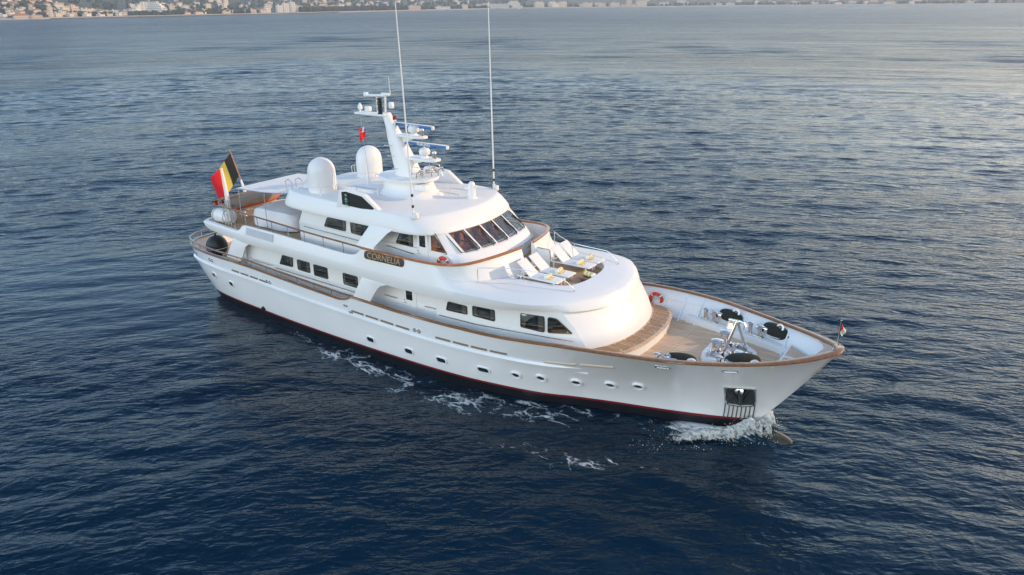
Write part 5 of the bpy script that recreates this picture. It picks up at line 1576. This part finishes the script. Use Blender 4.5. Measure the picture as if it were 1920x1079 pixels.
for y in (-1.0, 1.0): mb.tube([(-0.55, y, 0.0), (-0.4, y, 0.36), (0.4, y, 0.36), (0.55, y, 0.0)], 0.04, CHROME, 6)
mb.build("boat_chock", td)
# white covered launch
cb = thing("covered_launch", "launch hidden under a white canvas cover, forward of the tan tender", "boat", (7.25, -0.85, 5.0))
mb = MB()
rows = []
for i in range(17):
    u = i/16; x = -1.75+3.5*u
    e_ = 1-abs(2*u-1)**5*0.25
    prof = []
    for v in np.linspace(-1, 1, 13):
        a_ = abs(v)
        prof.append(Vector((x, 1.35*math.copysign(min(a_*1.35, 1.0), v)*e_, 0.08+0.95*e_*(1-max(0, (a_-0.66)/0.34)**1.5)+0.06*math.cos(v*2)+0.02*math.sin(u*13+v*4))))
    rows.append(prof)
V = mb.loft(rows, CANVAS); mb.face(V[0], CANVAS); mb.face(V[-1], CANVAS); mb.build("canvas_cover", cb, ang=55)

# loungers and towels on the sun terrace
lg0 = None
def lounger():
    t_ = thing("sun_lounger", "", "sun lounger")
    mb = MB()
    for y in (-0.31, 0.31): mb.box((0.62, y, 0.345), (1.3, 0.045, 0.05), LNGE, bev=0.01)
    for y in (-0.31, 0.31): mb.box((-0.32, y, 0.345), (0.62, 0.045, 0.05), LNGE, bev=0.01)
    mb.box((1.25, 0, 0.345), (0.05, 0.62, 0.05), LNGE, bev=0.01); mb.box((-0.6, 0, 0.345), (0.05, 0.62, 0.05), LNGE, bev=0.01)
    mb.build("frame", t_)
    mb = MB(); mb.box((0.62, 0, 0.375), (1.26, 0.60, 0.02), LNGE, bev=0.006); mb.build("seat", t_)
    mb = MB()
    rm = Matrix.Rotation(R(43), 3, 'Y')
    mb.box((-0.31, 0, 0.375+0.29), (0.86, 0.64, 0.03), LNGE, rot=rm, bev=0.01); mb.build("backrest", t_)
    for x in (-0.45, 1.08):
        for y in (-0.29, 0.29):
            mb = MB(); mb.box((x, y, 0.165), (0.06, 0.05, 0.33), LNGE, bev=0.008); mb.build("leg", t_)
    mb = MB()
    for y in (-0.27, 0.27): mb.tube([(-0.45, y, 0.35), (-0.42, y, 0.72)], 0.014, LNGE, 6)
    mb.build("backrest_prop", t_)
    return t_
lg0 = lounger()
LY = [(-1.52, "white sun lounger next to the near steel rail of the sun terrace"), (-0.60, "white sun lounger just inside the one by the near steel rail"),
      (0.72, "white sun lounger beside the gate panel on the sun terrace"), (1.55, "white sun lounger along the far side of the sun terrace")]
for i, (y, lab) in enumerate(LY):
    o = lg0 if i == 0 else clone(lg0)
    o.location = (23.80 if y < 0 else 24.02, y if y < 0 else y+0.18, 5.005); o.scale = (1.08, 1.08, 1.0); o["label"] = lab; o["group"] = "sun loungers on the terrace"
def towel(label, c, rz, ln=0.42, r=0.085):
    t_ = thing("towel", label, "towel", c, rz, "striped towels on the sun terrace")
    mb = MB()
    n_ = 6
    for k in range(n_):
        a0, a1 = -ln/2+ln*k/n_, -ln/2+ln*(k+1)/n_
        m_ = YEL if k % 2 == 0 else TWH
        mb.lathe([(0.0 if k == 0 else r, a0), (r, a0), (r, a1)]+([(0, a1)] if k == n_-1 else []), (0, 0, r), m_, n=18, rot=Matrix.Rotation(R(90), 3, 'X'), sx=1.15)
        mb.box((0.16, (a0+a1)/2, 0.016), (0.22, a1-a0, 0.025), m_)
    mb.build("rolled_cloth", t_, ang=50)
    return t_
TL = ["yellow and white striped towel on the lounger by the near rail", "yellow and white striped towel on the lounger second from the near rail",
      "yellow and white striped towel on the lounger beside the gate panel", "yellow and white striped towel on the farthest lounger"]
for (y, _), lab in zip(LY, TL):
    towel(lab, (24.50 if y < 0 else 24.72, y if y < 0 else y+0.18, 5.005+0.386), R(0))
mb = MB(); pass
tw = towel("bright yellow and white towel rolls on the teak floor by the curved coaming", (25.62, 0.12, 5.16), R(78), 0.55, 0.11)
st_ = thing("low_stool", "low wooden tray on the teak floor under the yellow towels", "stool", (25.59, 0.12, 5.005))
mb = MB(); mb.box((0, 0, 0.13), (0.55, 0.75, 0.035), WOOD, bev=0.01); mb.build("tray", st_)
for q in (-1, 1):
    mb = MB(); mb.box((0, q*0.28, 0.055), (0.4, 0.04, 0.11), WOOD); mb.build("leg", st_)

# flags
def flag(name, label, P, cols, loc, thick=0.004):
    """P(u, v): u from hoist to fly, v from top to bottom; cols: (u0, u1, material) or by v"""
    o = thing(name, label, "flag", loc)
    mb = MB()
    nu, nv = 30, 16
    V = [[mb.bm.verts.new(P(i/nu, j/nv)) for j in range(nv+1)] for i in range(nu+1)]
    for i in range(nu):
        for j in range(nv):
            mb.face([V[i][j], V[i+1][j], V[i+1][j+1], V[i][j+1]], cols((i+0.5)/nu, (j+0.5)/nv))
    mb.build("cloth", o, ang=80)
    return o
d1 = Vector((2.10, 0, 7.05))-Vector((1.60, 0, 8.30))
def ens(u, v):
    base = Vector((1.60, 0, 8.30)).lerp(Vector((2.12, 0, 7.0)), v)
    fly = Vector((-0.62, -1.15, -1.45))
    p = base+fly*u*(0.92+0.16*v)+Vector((0.10*math.sin(u*9+v*2.5), -0.16*math.sin(u*8+v*3), -0.05*math.sin(u*6)))*u
    p += Vector((0.25, 0.0, -0.25))*(v*u*0.6)
    return p-Vector((1.6, 0, 7.0))
flag("ensign", "black yellow and red ensign blowing from the stern flagstaff", ens, lambda u, v: F_BLK if u < 0.32 else (F_YEL if u < 0.66 else F_RED), (1.6, 0, 7.0))
def court(u, v):
    return Vector((-0.14*u+0.03*math.sin(u*7+v*4), -0.22*u+0.05*math.sin(u*5+2*v), -0.62*v-0.2*u))
flag("courtesy_flag", "small white and red flag hanging from the mast's halyard", court, lambda u, v: (F_BLU if u < 0.2 else (F_WHT if u < 0.45 else F_RED)) if v < 0.45 else F_RED, (12.75, -0.02, 10.75))
def jack(u, v):
    return Vector((0.05*math.sin(v*5)+0.10*u, 0.42*u-0.02*math.sin(6*u), -0.32*v-0.34*u+0.03*math.sin(u*6)))
flag("jack_flag", "small red and white flag on the bow staff", jack, lambda u, v: F_RED if u < 0.38 else (F_YEL if 0.45 < u < 0.62 and 0.3 < v < 0.7 else F_WHT), (36.05, 0.03, 5.40))

# ------------------------------------------------------------------ bow wave: broken water and spray
from mathutils import noise as mnoise
random.seed(5)
FO = bpy.data.materials.new("white_water"); FO.use_nodes = True
t = FO.node_tree; b = t.nodes["Principled BSDF"]
b.inputs["Roughness"].default_value = 0.4
fa_ = t.nodes.new("ShaderNodeAttribute"); fa_.attribute_name = "cover"
tc = t.nodes.new("ShaderNodeTexCoord")
nz = t.nodes.new("ShaderNodeTexNoise"); nz.inputs["Scale"].default_value = 6.5; nz.inputs["Detail"].default_value = 7; nz.inputs["Roughness"].default_value = 0.68
t.links.new(tc.outputs["Object"], nz.inputs["Vector"])
ad = t.nodes.new("ShaderNodeMath"); ad.operation = 'ADD'
t.links.new(fa_.outputs["Fac"], ad.inputs[0]); t.links.new(nz.outputs[0], ad.inputs[1])
mrr = t.nodes.new("ShaderNodeMapRange"); mrr.inputs[1].default_value = 0.92; mrr.inputs[2].default_value = 1.08
t.links.new(ad.outputs[0], mrr.inputs[0]); t.links.new(mrr.outputs[0], b.inputs["Alpha"])
mcx = t.nodes.new("ShaderNodeMapRange"); mcx.inputs[1].default_value = 0.95; mcx.inputs[2].default_value = 1.35
t.links.new(ad.outputs[0], mcx.inputs[0])
mc = t.nodes.new("ShaderNodeMix"); mc.data_type = 'RGBA'
mc.inputs[6].default_value = (0.30, 0.34, 0.33, 1); mc.inputs[7].default_value = (0.80, 0.79, 0.76, 1)
t.links.new(mcx.outputs[0], mc.inputs[0]); t.links.new(mc.outputs[2], b.inputs["Base Color"])
bpn = t.nodes.new("ShaderNodeBump"); bpn.inputs["Distance"].default_value = 0.12; bpn.inputs["Strength"].default_value = 0.9
t.links.new(nz.outputs[0], bpn.inputs["Height"]); t.links.new(bpn.outputs[0], b.inputs["Normal"])
nu, nv = 170, 60
vs = []; cov = []; fcs = []
for sg in (-1, 1):
    base = len(vs)
    for i in range(nu+1):
        u = i/nu; x = 34.30-4.9*u
        inn = max(WL(min(x, 33.45)), 0.0)*1.0 if x < 33.45 else 0.0
        wdt = 0.35+1.75*u**0.75
        hh = 0.95*math.exp(-((u-0.12)/0.16)**2)+0.42*math.exp(-((u-0.42)/0.30)**2)
        for j in range(nv+1):
            v = j/nv
            y = inn-0.05+wdt*v+0.55*u*v
            p = Vector((x+0.25*v, y*2.0, sg*3.0))
            n_ = mnoise.fractal(p*1.6, 0.8, 2.1, 6)
            n2_ = mnoise.fractal(p*4.5, 0.8, 2.1, 4)
            prof = math.exp(-((v-0.30-0.25*u)/0.34)**2)
            z = -0.06+hh*prof*(0.85+0.38*n_)+0.06*n2_*prof
            vs.append((x+0.25*v+0.10*n2_, sg*(y+0.10*n_), z))
            e = min(u/0.05, 1)*min((1-u)/0.35, 1)*min((1-v)/0.30, 1)
            cov.append(-0.15+0.84*e*(0.62+0.38*prof)+0.15*n_*e)
    for i in range(nu):
        for j in range(nv):
            a_ = base+i*(nv+1)+j
            fcs.append((a_, a_+1, a_+nv+2, a_+nv+1))
me = bpy.data.meshes.new("bow_wave"); me.from_pydata(vs, [], fcs); me.update()
at = me.attributes.new("cover", 'FLOAT', 'POINT'); at.data.foreach_set("value", cov)
me.polygons.foreach_set("use_smooth", [True]*len(me.polygons))
me.materials.append(FO)
bwv = bpy.data.objects.new("bow_wave", me); COL.objects.link(bwv); bwv["kind"] = "stuff"; bwv["label"] = "white broken water thrown up at the bow"; bwv["category"] = "foam"
mbw = MB()
for i in range(800):
    sg = -1 if random.random() < 0.7 else 1
    u = random.random()**1.3; x = 34.3-4.8*u
    inn = WL(min(x, 33.45)) if x < 33.45 else 0.0
    v = random.random()
    hh = 0.95*math.exp(-((u-0.12)/0.18)**2)+0.40*math.exp(-((u-0.42)/0.30)**2)
    y = inn+(0.35+2.0*u**0.75)*v*1.25
    z = 0.02+hh*math.exp(-((v-0.35-0.25*u)/0.36)**2)*(0.8+0.5*random.random())+0.10*random.random()**2
    r = 0.004+0.011*random.random()**2.5
    M = Matrix.Translation((x+0.3*v+random.gauss(0, 0.05), sg*y, z)) @ Matrix.Diagonal((r*random.uniform(0.7, 1.6), r*random.uniform(0.7, 1.6), r, 1))
    k = bmesh.ops.create_icosphere(mbw.bm, subdivisions=1, radius=1, matrix=M)
SPR = mat("spray_white", (0.8, 0.79, 0.77), 0.4)
mbw.mi(SPR)
sp_ = mbw.build("spray", None); sp_["kind"] = "stuff"; sp_["label"] = "fine spray drops over the bow wave"; sp_["category"] = "spray"

# ------------------------------------------------------------------ the far coast
random.seed(21)
SHORE = [(-150, -1199, 410), (0, -1162, 491), (100, -1140, 556), (240, -1140, 680), (480, -1140, 912), (700, -1186, 1256), (960, -1200, 1830), (1200, -960, 2112), (1440, -678, 2420), (1700, -290, 2500), (1920, -11, 2545), (2100, 207, 2738)]
fX = pchip([s_[0] for s_ in SHORE], [s_[1] for s_ in SHORE]); fY = pchip([s_[0] for s_ in SHORE], [s_[2] for s_ in SHORE])
def shore(t_, d=0.0):
    """a point d metres inland of the shore at station t_ (stations run along the bay from its near end)"""
    p = Vector((fX(t_), fY(t_), 0)); q = Vector((fX(t_+5)-fX(t_-5), fY(t_+5)-fY(t_-5), 0)).normalized()
    away = Vector((p.x-40, p.y+27, 0)).normalized()
    return p+away*d
def ground(t_, d):
    """height of the land d metres inland"""
    near = 1-float(smoothstep(60, 190, t_))
    z = 1.6+0.010*d+near*0.16*max(d-10, 0)*(1-0.4*min(d/500, 1))
    hill = float(smoothstep(500, 1500, d))
    z += hill*(55+45*mnoise.noise(Vector((t_*0.0045, d*0.0006, 0.3)))+18*mnoise.noise(Vector((t_*0.013, d*0.002, 7))))*(0.75+0.25*math.sin(t_*0.004+1))
    z += 0.030*max(d-60, 0)*(1-hill)*0.4
    return z
LAND = mat("hill_green", (0.060, 0.075, 0.048), 0.95, noise=0.45, nscale=0.012)
SAND = mat("beach_sand", (0.48, 0.40, 0.31), 0.95, noise=0.2, nscale=0.05)
mb = MB()
rows = []
dl = [-3, 0, 6, 14, 30, 60, 100, 160, 230, 320, 420, 540, 680, 850, 1050, 1300, 1600, 2000]
for t_ in range(-3000, 5200, 20):
    tt = min(max(t_, -145), 2095); ex = t_-tt
    ring = []
    for d in dl:
        p = shore(tt, d)
        if ex: 
            q = (shore(2095, d)-shore(2000, d)) if ex > 0 else (shore(-145, d)-shore(-60, d))
            p = p+q*(abs(ex)/95.0)
        z = ground(t_, d) if d > 6 else (-1.0 if d < 0 else (0.15 if d == 0 else 1.0))
        tp_ = (1-float(smoothstep(200, 2800, -t_)))*(1-float(smoothstep(3000, 5200, t_)))
        ring.append((p.x, p.y, z*tp_-0.8*(1-tp_)))
    rows.append(ring)
mb.loft(rows, [LAND]*len(rows))
for f in mb.bm.faces: pass
hills = mb.build("hills", None, ang=70); hills["kind"] = "structure"
mb = MB()
rows = []
for t_ in range(-145, 2095, 8):
    w = 5+3*math.sin(t_*0.05)+(9 if t_ > 1000 else 0)
    rows.append([shore(t_, -0.5)+Vector((0, 0, 0.05)), shore(t_, 1)+Vector((0, 0, 1.0)), shore(t_, 6)+Vector((0, 0, 1.9)), shore(t_, 6+w)+Vector((0, 0, 2.6))])
mb.loft(rows, SAND)
bch = mb.build("beach", None, ang=70); bch["kind"] = "structure"
QUAY = mat("quay_stone", (0.10, 0.09, 0.08), 0.9, noise=0.3, nscale=0.3)
mb = MB()
rows = []
for t_ in range(90, 640, 6):
    rows.append([shore(t_, -2.2)+Vector((0, 0, -0.5)), shore(t_, -1.4)+Vector((0, 0, 1.1+0.25*mnoise.noise(Vector((t_*0.3, 0, 0))))), shore(t_, 0.5)+Vector((0, 0, 1.3))])
mb.loft(rows, QUAY)
q_ = mb.build("breakwater", None, ang=30); tag(q_, "low dark stone breakwater in front of the far town", "breakwater")

def facade(name, wall, win, sc):
    m = bpy.data.materials.new(name); m.use_nodes = True
    t = m.node_tree; b = t.nodes["Principled BSDF"]
    tc = t.nodes.new("ShaderNodeTexCoord")
    sx = t.nodes.new("ShaderNodeSeparateXYZ"); t.links.new(tc.outputs["Object"], sx.inputs[0])
    a1 = t.nodes.new("ShaderNodeMath"); a1.operation = 'ADD'; t.links.new(sx.outputs[0], a1.inputs[0]); t.links.new(sx.outputs[1], a1.inputs[1])
    cb_ = t.nodes.new("ShaderNodeCombineXYZ"); t.links.new(a1.outputs[0], cb_.inputs[0]); t.links.new(sx.outputs[2], cb_.inputs[1])
    br = t.nodes.new("ShaderNodeTexBrick"); br.offset = 0.0
    br.inputs["Color1"].default_value = (*win, 1); br.inputs["Color2"].default_value = (win[0]*1.5, win[1]*1.5, win[2]*1.5, 1); br.inputs["Mortar"].default_value = (*wall, 1)
    br.inputs["Scale"].default_value = 1.0; br.inputs["Brick Width"].default_value = 3.0*sc; br.inputs["Row Height"].default_value = 3.0; br.inputs["Mortar Size"].default_value = 0.95
    br.inputs["Mortar Smooth"].default_value = 0.0
    t.links.new(cb_.outputs[0], br.inputs["Vector"]); t.links.new(br.outputs["Color"], b.inputs["Base Color"])
    b.inputs["Roughness"].default_value = 0.85
    return m
FAC = [facade("facade_cream", (0.74, 0.62, 0.47), (0.12, 0.12, 0.12), 1.0), facade("facade_white", (0.78, 0.72, 0.63), (0.15, 0.15, 0.16), 1.3), facade("facade_ochre", (0.70, 0.55, 0.40), (0.12, 0.11, 0.10), 1.0), facade("facade_pink", (0.68, 0.52, 0.42), (0.12, 0.11, 0.10), 1.1)]
TILE = mat("roof_tile", (0.42, 0.21, 0.13), 0.9, noise=0.2, nscale=0.4)
FLAT = mat("roof_flat", (0.62, 0.54, 0.46), 0.9)
FOL = mat("far_foliage", (0.035, 0.052, 0.026), 0.95, noise=0.5, nscale=0.12)

def building(name, label, cat, t_, d, w, dep, h_, rot, fac, roof="flat", group=None, setb=0):
    p = shore(t_, d); p.z = ground(t_, d)-0.6
    face_ = math.atan2(p.y+27, p.x-40)
    mb = MB()
    mb.box((0, 0, h_/2), (dep, w, h_), fac)
    if roof == "flat":
        mb.box((0, 0, h_+0.25), (dep+0.6, w+0.6, 0.5), FLAT)
        mb.box((dep*0.1, w*0.18, h_+1.3), (dep*0.3, w*0.2, 1.8), fac)
    elif roof == "step":
        for k in range(1, setb+1):
            mb.box((0, 0, h_+1.5+3*(k-1)), (dep*(1-0.1*k), w*(1-0.2*k), 3.0), fac)
        mb.box((0, 0, h_+3*setb+0.2), (dep*0.5, w*(1-0.2*setb)+0.4, 0.4), FLAT)
    else:
        e = 0.5; rh = min(w, dep)*0.26
        a_, b_ = dep/2+e, w/2+e
        V = [mb.bm.verts.new(v) for v in ((-a_, -b_, h_), (a_, -b_, h_), (a_, b_, h_), (-a_, b_, h_), (0, -b_*0.45, h_+rh), (0, b_*0.45, h_+rh))]
        for f_ in ((0, 1, 4), (1, 2, 5, 4), (2, 3, 5), (3, 0, 4, 5), (3, 2, 1, 0)): mb.face([V[q] for q in f_], TILE)
    o = mb.build(name, None, smooth=False, loc=p)
    o.rotation_euler = (0, 0, face_+rot)
    return tag(o, label, cat, group)

# landmarks, each one of a kind
building("square_tower", "tall square stone tower at the water's edge of the far village", "tower", 92, 12, 5, 5, 15, R(30), FAC[3], "flat")
building("sea_wall_house", "long low stone building on the water below the far hillside village", "building", 40, 6, 20, 8, 5, R(8), FAC[3], "tile")
building("sea_wall_house", "low rose coloured building beside the square tower on the far shore", "building", 66, 5, 14, 8, 4.5, R(5), FAC[3], "flat")
# the curved stepped apartment complex
def crescent(label, t_, d, rad, h_, a0, a1, seg, fac):
    p = shore(t_, d); p.z = ground(t_, d)-0.5
    mb = MB(); fl = int(h_/3)
    for k in range(seg):
        u = (k+0.5)/seg; a_ = a0+(a1-a0)*u
        n_ = max(2, int(fl*(0.35+0.65*math.sin(math.pi*min(max(u*1.08, 0), 1))**0.8)))
        mb.box((rad*math.cos(a_), rad*math.sin(a_), n_*1.5), (9, abs(a1-a0)*rad/seg*1.04, n_*3.0), fac, rot=Matrix.Rotation(a_, 3, 'Z'))
        mb.box((rad*math.cos(a_), rad*math.sin(a_), n_*3.0+0.2), (9.4, abs(a1-a0)*rad/seg*1.06, 0.4), FLAT, rot=Matrix.Rotation(a_, 3, 'Z'))
    o = mb.build("crescent_block", None, smooth=False, loc=p)
    o.rotation_euler = (0, 0, math.atan2(p.y+27, p.x-40))
    return tag(o, label, "apartments")
crescent("tallest curved stepped white apartment crescent in the middle of the far town", 262, 70, 27, 24, R(-75), R(70), 15, FAC[1])
crescent("long low curved cream apartment crescent just past the tallest one", 330, 75, 60, 14, R(-50), R(30), 14, FAC[0])
crescent("low flat curved apartment crescent farther along the far town", 398, 90, 70, 11, R(-40), R(32), 13, FAC[0])
for i, (t_, w, h_, lab) in enumerate(((497, 12, 15, "slim white apartment tower at the near end of the white row"), (520, 14, 17, "white apartment tower beside the slim one on the far shore"), (532, 13, 22, "tallest of the white apartment towers on the far shore"), (545, 12, 24, "stepped white tower next to the broad white slab"))):
    building("apartment_tower", lab, "apartments", t_, 30+4*i, w*0.75, 9, h_*0.8, R(25), FAC[1], "flat")
building("apartment_slab", "broad white apartment slab at the end of the white tower row", "apartments", 555, 36, 15, 9, 13, R(10), FAC[1], "flat")
building("hotel", "wide pink flat roofed building alone beside the pine belt", "building", 767, 14, 30, 14, 10, R(20), FAC[3], "flat")
building("beach_pavilion", "low white hall on the beach past the pink building", "building", 812, 12, 38, 12, 7, R(15), FAC[1], "flat")
building("beach_pavilion", "long white arched hall on the shore behind the second whip antenna", "building", 905, 18, 90, 14, 12, R(5), FAC[1], "flat")
building("shore_block", "small cream block between the pavilion and the long arched hall", "building", 850, 22, 14, 12, 11, R(20), FAC[0], "flat")
building("stepped_hotel", "stepped white hotel with a tiled wing on the shore past the arched hall", "building", 962, 25, 34, 16, 13, R(15), FAC[1], "step", setb=2)
building("villa", "white villa with a bright orange roof beside the stepped hotel", "house", 980, 16, 14, 10, 6, R(20), FAC[1], "tile")
for i, (t_, w, lab) in enumerate(((1026, 27, "cream block alone behind the far beach, nearest to the orange roofed villa"), (1052, 22, "middle cream block of the three spaced behind the far beach"), (1072, 22, "cream block with a stepped top, last of the three spaced ones"))):
    building("shore_block", lab, "apartments", t_, 40, w, 14, 13, R(22), FAC[0], "step", setb=1)
for i, (t_, w, h_, lab) in enumerate(((1116, 32, 15, "wide cream apartment block at the start of the dense far row"), (1140, 26, 14, "second cream block of the dense far row"), (1163, 32, 14, "long low cream block in the dense far row"), (1188, 17, 25, "dark narrow tower rising over the dense far row"), (1212, 36, 22, "broad tall apartment block ending the dense far row"))):
    building("shore_block", lab, "apartments", t_, 45, w*0.85, 12, h_*0.8, R(20), FAC[3] if i == 3 else FAC[0], "flat")

# the many houses
def scatter(n, t0, t1, d0, d1, label, group, hs=(3.5, 6), ws=(6, 11), tile=0.6, name="house", cat="house", facs=FAC):
    done = []
    k = 0
    while len(done) < n and k < n*30:
        k += 1
        t_ = random.uniform(t0, t1); d = random.uniform(d0, d1); p = shore(t_, d)
        if any((p-q).length < 13 for q in done): continue
        done.append(p)
        building(name, label, cat, t_, d, random.uniform(*ws), random.uniform(6, 9), random.uniform(*hs), R(random.uniform(10, 60)), random.choice(facs), "tile" if random.random() < tile else "flat", group)
scatter(46, -20, 96, 22, 190, "cream or ochre house in the village climbing the green headland", "houses of the headland village")
scatter(26, 104, 235, 18, 60, "low cream building in the front row of the far town", "front row buildings of the far town", hs=(3.5, 6.5), ws=(6, 11), tile=0.4, name="town_building", cat="building")
scatter(18, 104, 240, 70, 150, "cream apartment building in the back row of the far town", "back row buildings of the far town", hs=(6, 9), ws=(8, 14), tile=0.25, name="town_building", cat="building")
scatter(26, 300, 490, 16, 60, "small pale building among the trees along the far shore", "shore buildings among trees", hs=(4, 8), ws=(9, 18), tile=0.4, name="shore_building", cat="building")
scatter(14, 565, 640, 90, 200, "pale house with a tiled roof above the pine belt", "houses above the pine belt", hs=(6, 10), ws=(10, 18), tile=0.8)
scatter(66, 220, 900, 330, 900, "tiny pale villa scattered on the hazy far hillside", "villas on the far hillside", hs=(6, 10), ws=(10, 18), tile=0.5, name="hillside_villa", cat="house", facs=FAC[:2])
scatter(26, 1000, 1900, 25, 160, "low pale building along the hazy far beach", "buildings along the far beach", hs=(5, 11), ws=(14, 34), tile=0.3, name="beach_building", cat="building", facs=FAC[:2])
scatter(16, 1100, 1900, 300, 800, "faint pale building on the haziest far slope", "buildings on the haziest slope", hs=(8, 14), ws=(14, 30), tile=0.3, name="slope_building", cat="building", facs=FAC[:2])

# tree belts along the shore, read as one mass
tmp_ = bmesh.new(); bmesh.ops.create_icosphere(tmp_, subdivisions=2, radius=1)
ICO_V = [v.co.copy() for v in tmp_.verts]; ICO_F = [[v.index for v in f.verts] for f in tmp_.faces]; tmp_.free()
tv, tf = [], []
def blob(p, r, h_):
    M = Matrix.Translation(p+Vector((0, 0, h_*0.55))) @ Matrix.Rotation(random.uniform(0, 6), 4, 'Z') @ Matrix.Diagonal((r, r*random.uniform(0.8, 1.2), h_*0.55, 1))
    n0 = len(tv)
    for c in ICO_V:
        q = M @ c
        tv.append(q+(q-p).normalized()*(mnoise.noise(q*0.6)*r*0.35))
    tf.extend([[i+n0 for i in f] for f in ICO_F])
def belt(n, t0, t1, d0, d1, hs):
    for i in range(n):
        t_ = random.uniform(t0, t1); d = random.uniform(d0, d1); p = shore(t_, d); p.z = ground(t_, d)-0.5
        blob(p, random.uniform(3, 6), random.uniform(*hs))
belt(240, 560, 765, 14, 50, (7, 11)); belt(160, 300, 480, 20, 60, (5, 10)); belt(70, 230, 330, 14, 40, (4, 8)); belt(120, -30, 100, 20, 230, (3, 7))
belt(60, 100, 240, 30, 60, (4, 7)); belt(110, 780, 1000, 28, 60, (5, 9)); belt(220, 1000, 1900, 40, 140, (5, 9))
belt(420, 100, 1000, 250, 900, (6, 12))
tme = bpy.data.meshes.new("tree_belt"); tme.from_pydata(tv, [], tf); tme.update(); tme.materials.append(FOL)
tb = bpy.data.objects.new("tree_belt", tme); COL.objects.link(tb); tb["kind"] = "stuff"

# a small boat far out
sb = thing("motor_boat", "tiny white motor boat off the far shore beneath the stepped hotel", "boat", tuple(shore(978, -190)), R(40))
mb = MB(); mb.loft([[(-4, -1.2, 0.9), (0, -1.4, 1.0), (3, -0.9, 1.2), (4.6, 0, 1.4), (3, 0.9, 1.2), (0, 1.4, 1.0), (-4, 1.2, 0.9)], [(-4, -1.0, -0.2), (0, -1.1, -0.2), (2.5, -0.6, -0.2), (3.8, 0, -0.2), (2.5, 0.6, -0.2), (0, 1.1, -0.2), (-4, 1.0, -0.2)]], W_, closed=True)
mb.poly([(-4, -1.2, 0.88), (0, -1.4, 0.98), (3, -0.9, 1.18), (4.6, 0, 1.38), (3, 0.9, 1.18), (0, 1.4, 0.98), (-4, 1.2, 0.88)], W_); mb.build("boat_hull", sb)
mb = MB(); mb.box((0, 0, 1.7), (2.6, 1.8, 1.5), W_, bev=0.2); mb.build("cabin", sb)

# ------------------------------------------------------------------ the air
mb = MB()
mb.box((-900, 1700, 118), (5600, 5800, 240), None) if False else None
hz_me = bpy.data.meshes.new("haze")
bmz = bmesh.new()
bmesh.ops.create_cube(bmz, size=1, matrix=Matrix.Translation((-1400, 2350, 129)) @ Matrix.Diagonal((9000, 6300, 262, 1)))
bmz.to_mesh(hz_me); bmz.free()
hz = bpy.data.objects.new("haze", hz_me); COL.objects.link(hz); hz["kind"] = "stuff"
HZ = bpy.data.materials.new("haze_air"); HZ.use_nodes = True
t = HZ.node_tree
t.nodes.remove(t.nodes["Principled BSDF"])
pv = t.nodes.new("ShaderNodeVolumePrincipled")
pv.inputs["Color"].default_value = (0.80, 0.86, 0.95, 1)
pv.inputs["Density"].default_value = 0.00020
pv.inputs["Anisotropy"].default_value = 0.2
t.links.new(pv.outputs[0], t.nodes["Material Output"].inputs["Volume"])
hz_me.materials.append(HZ)
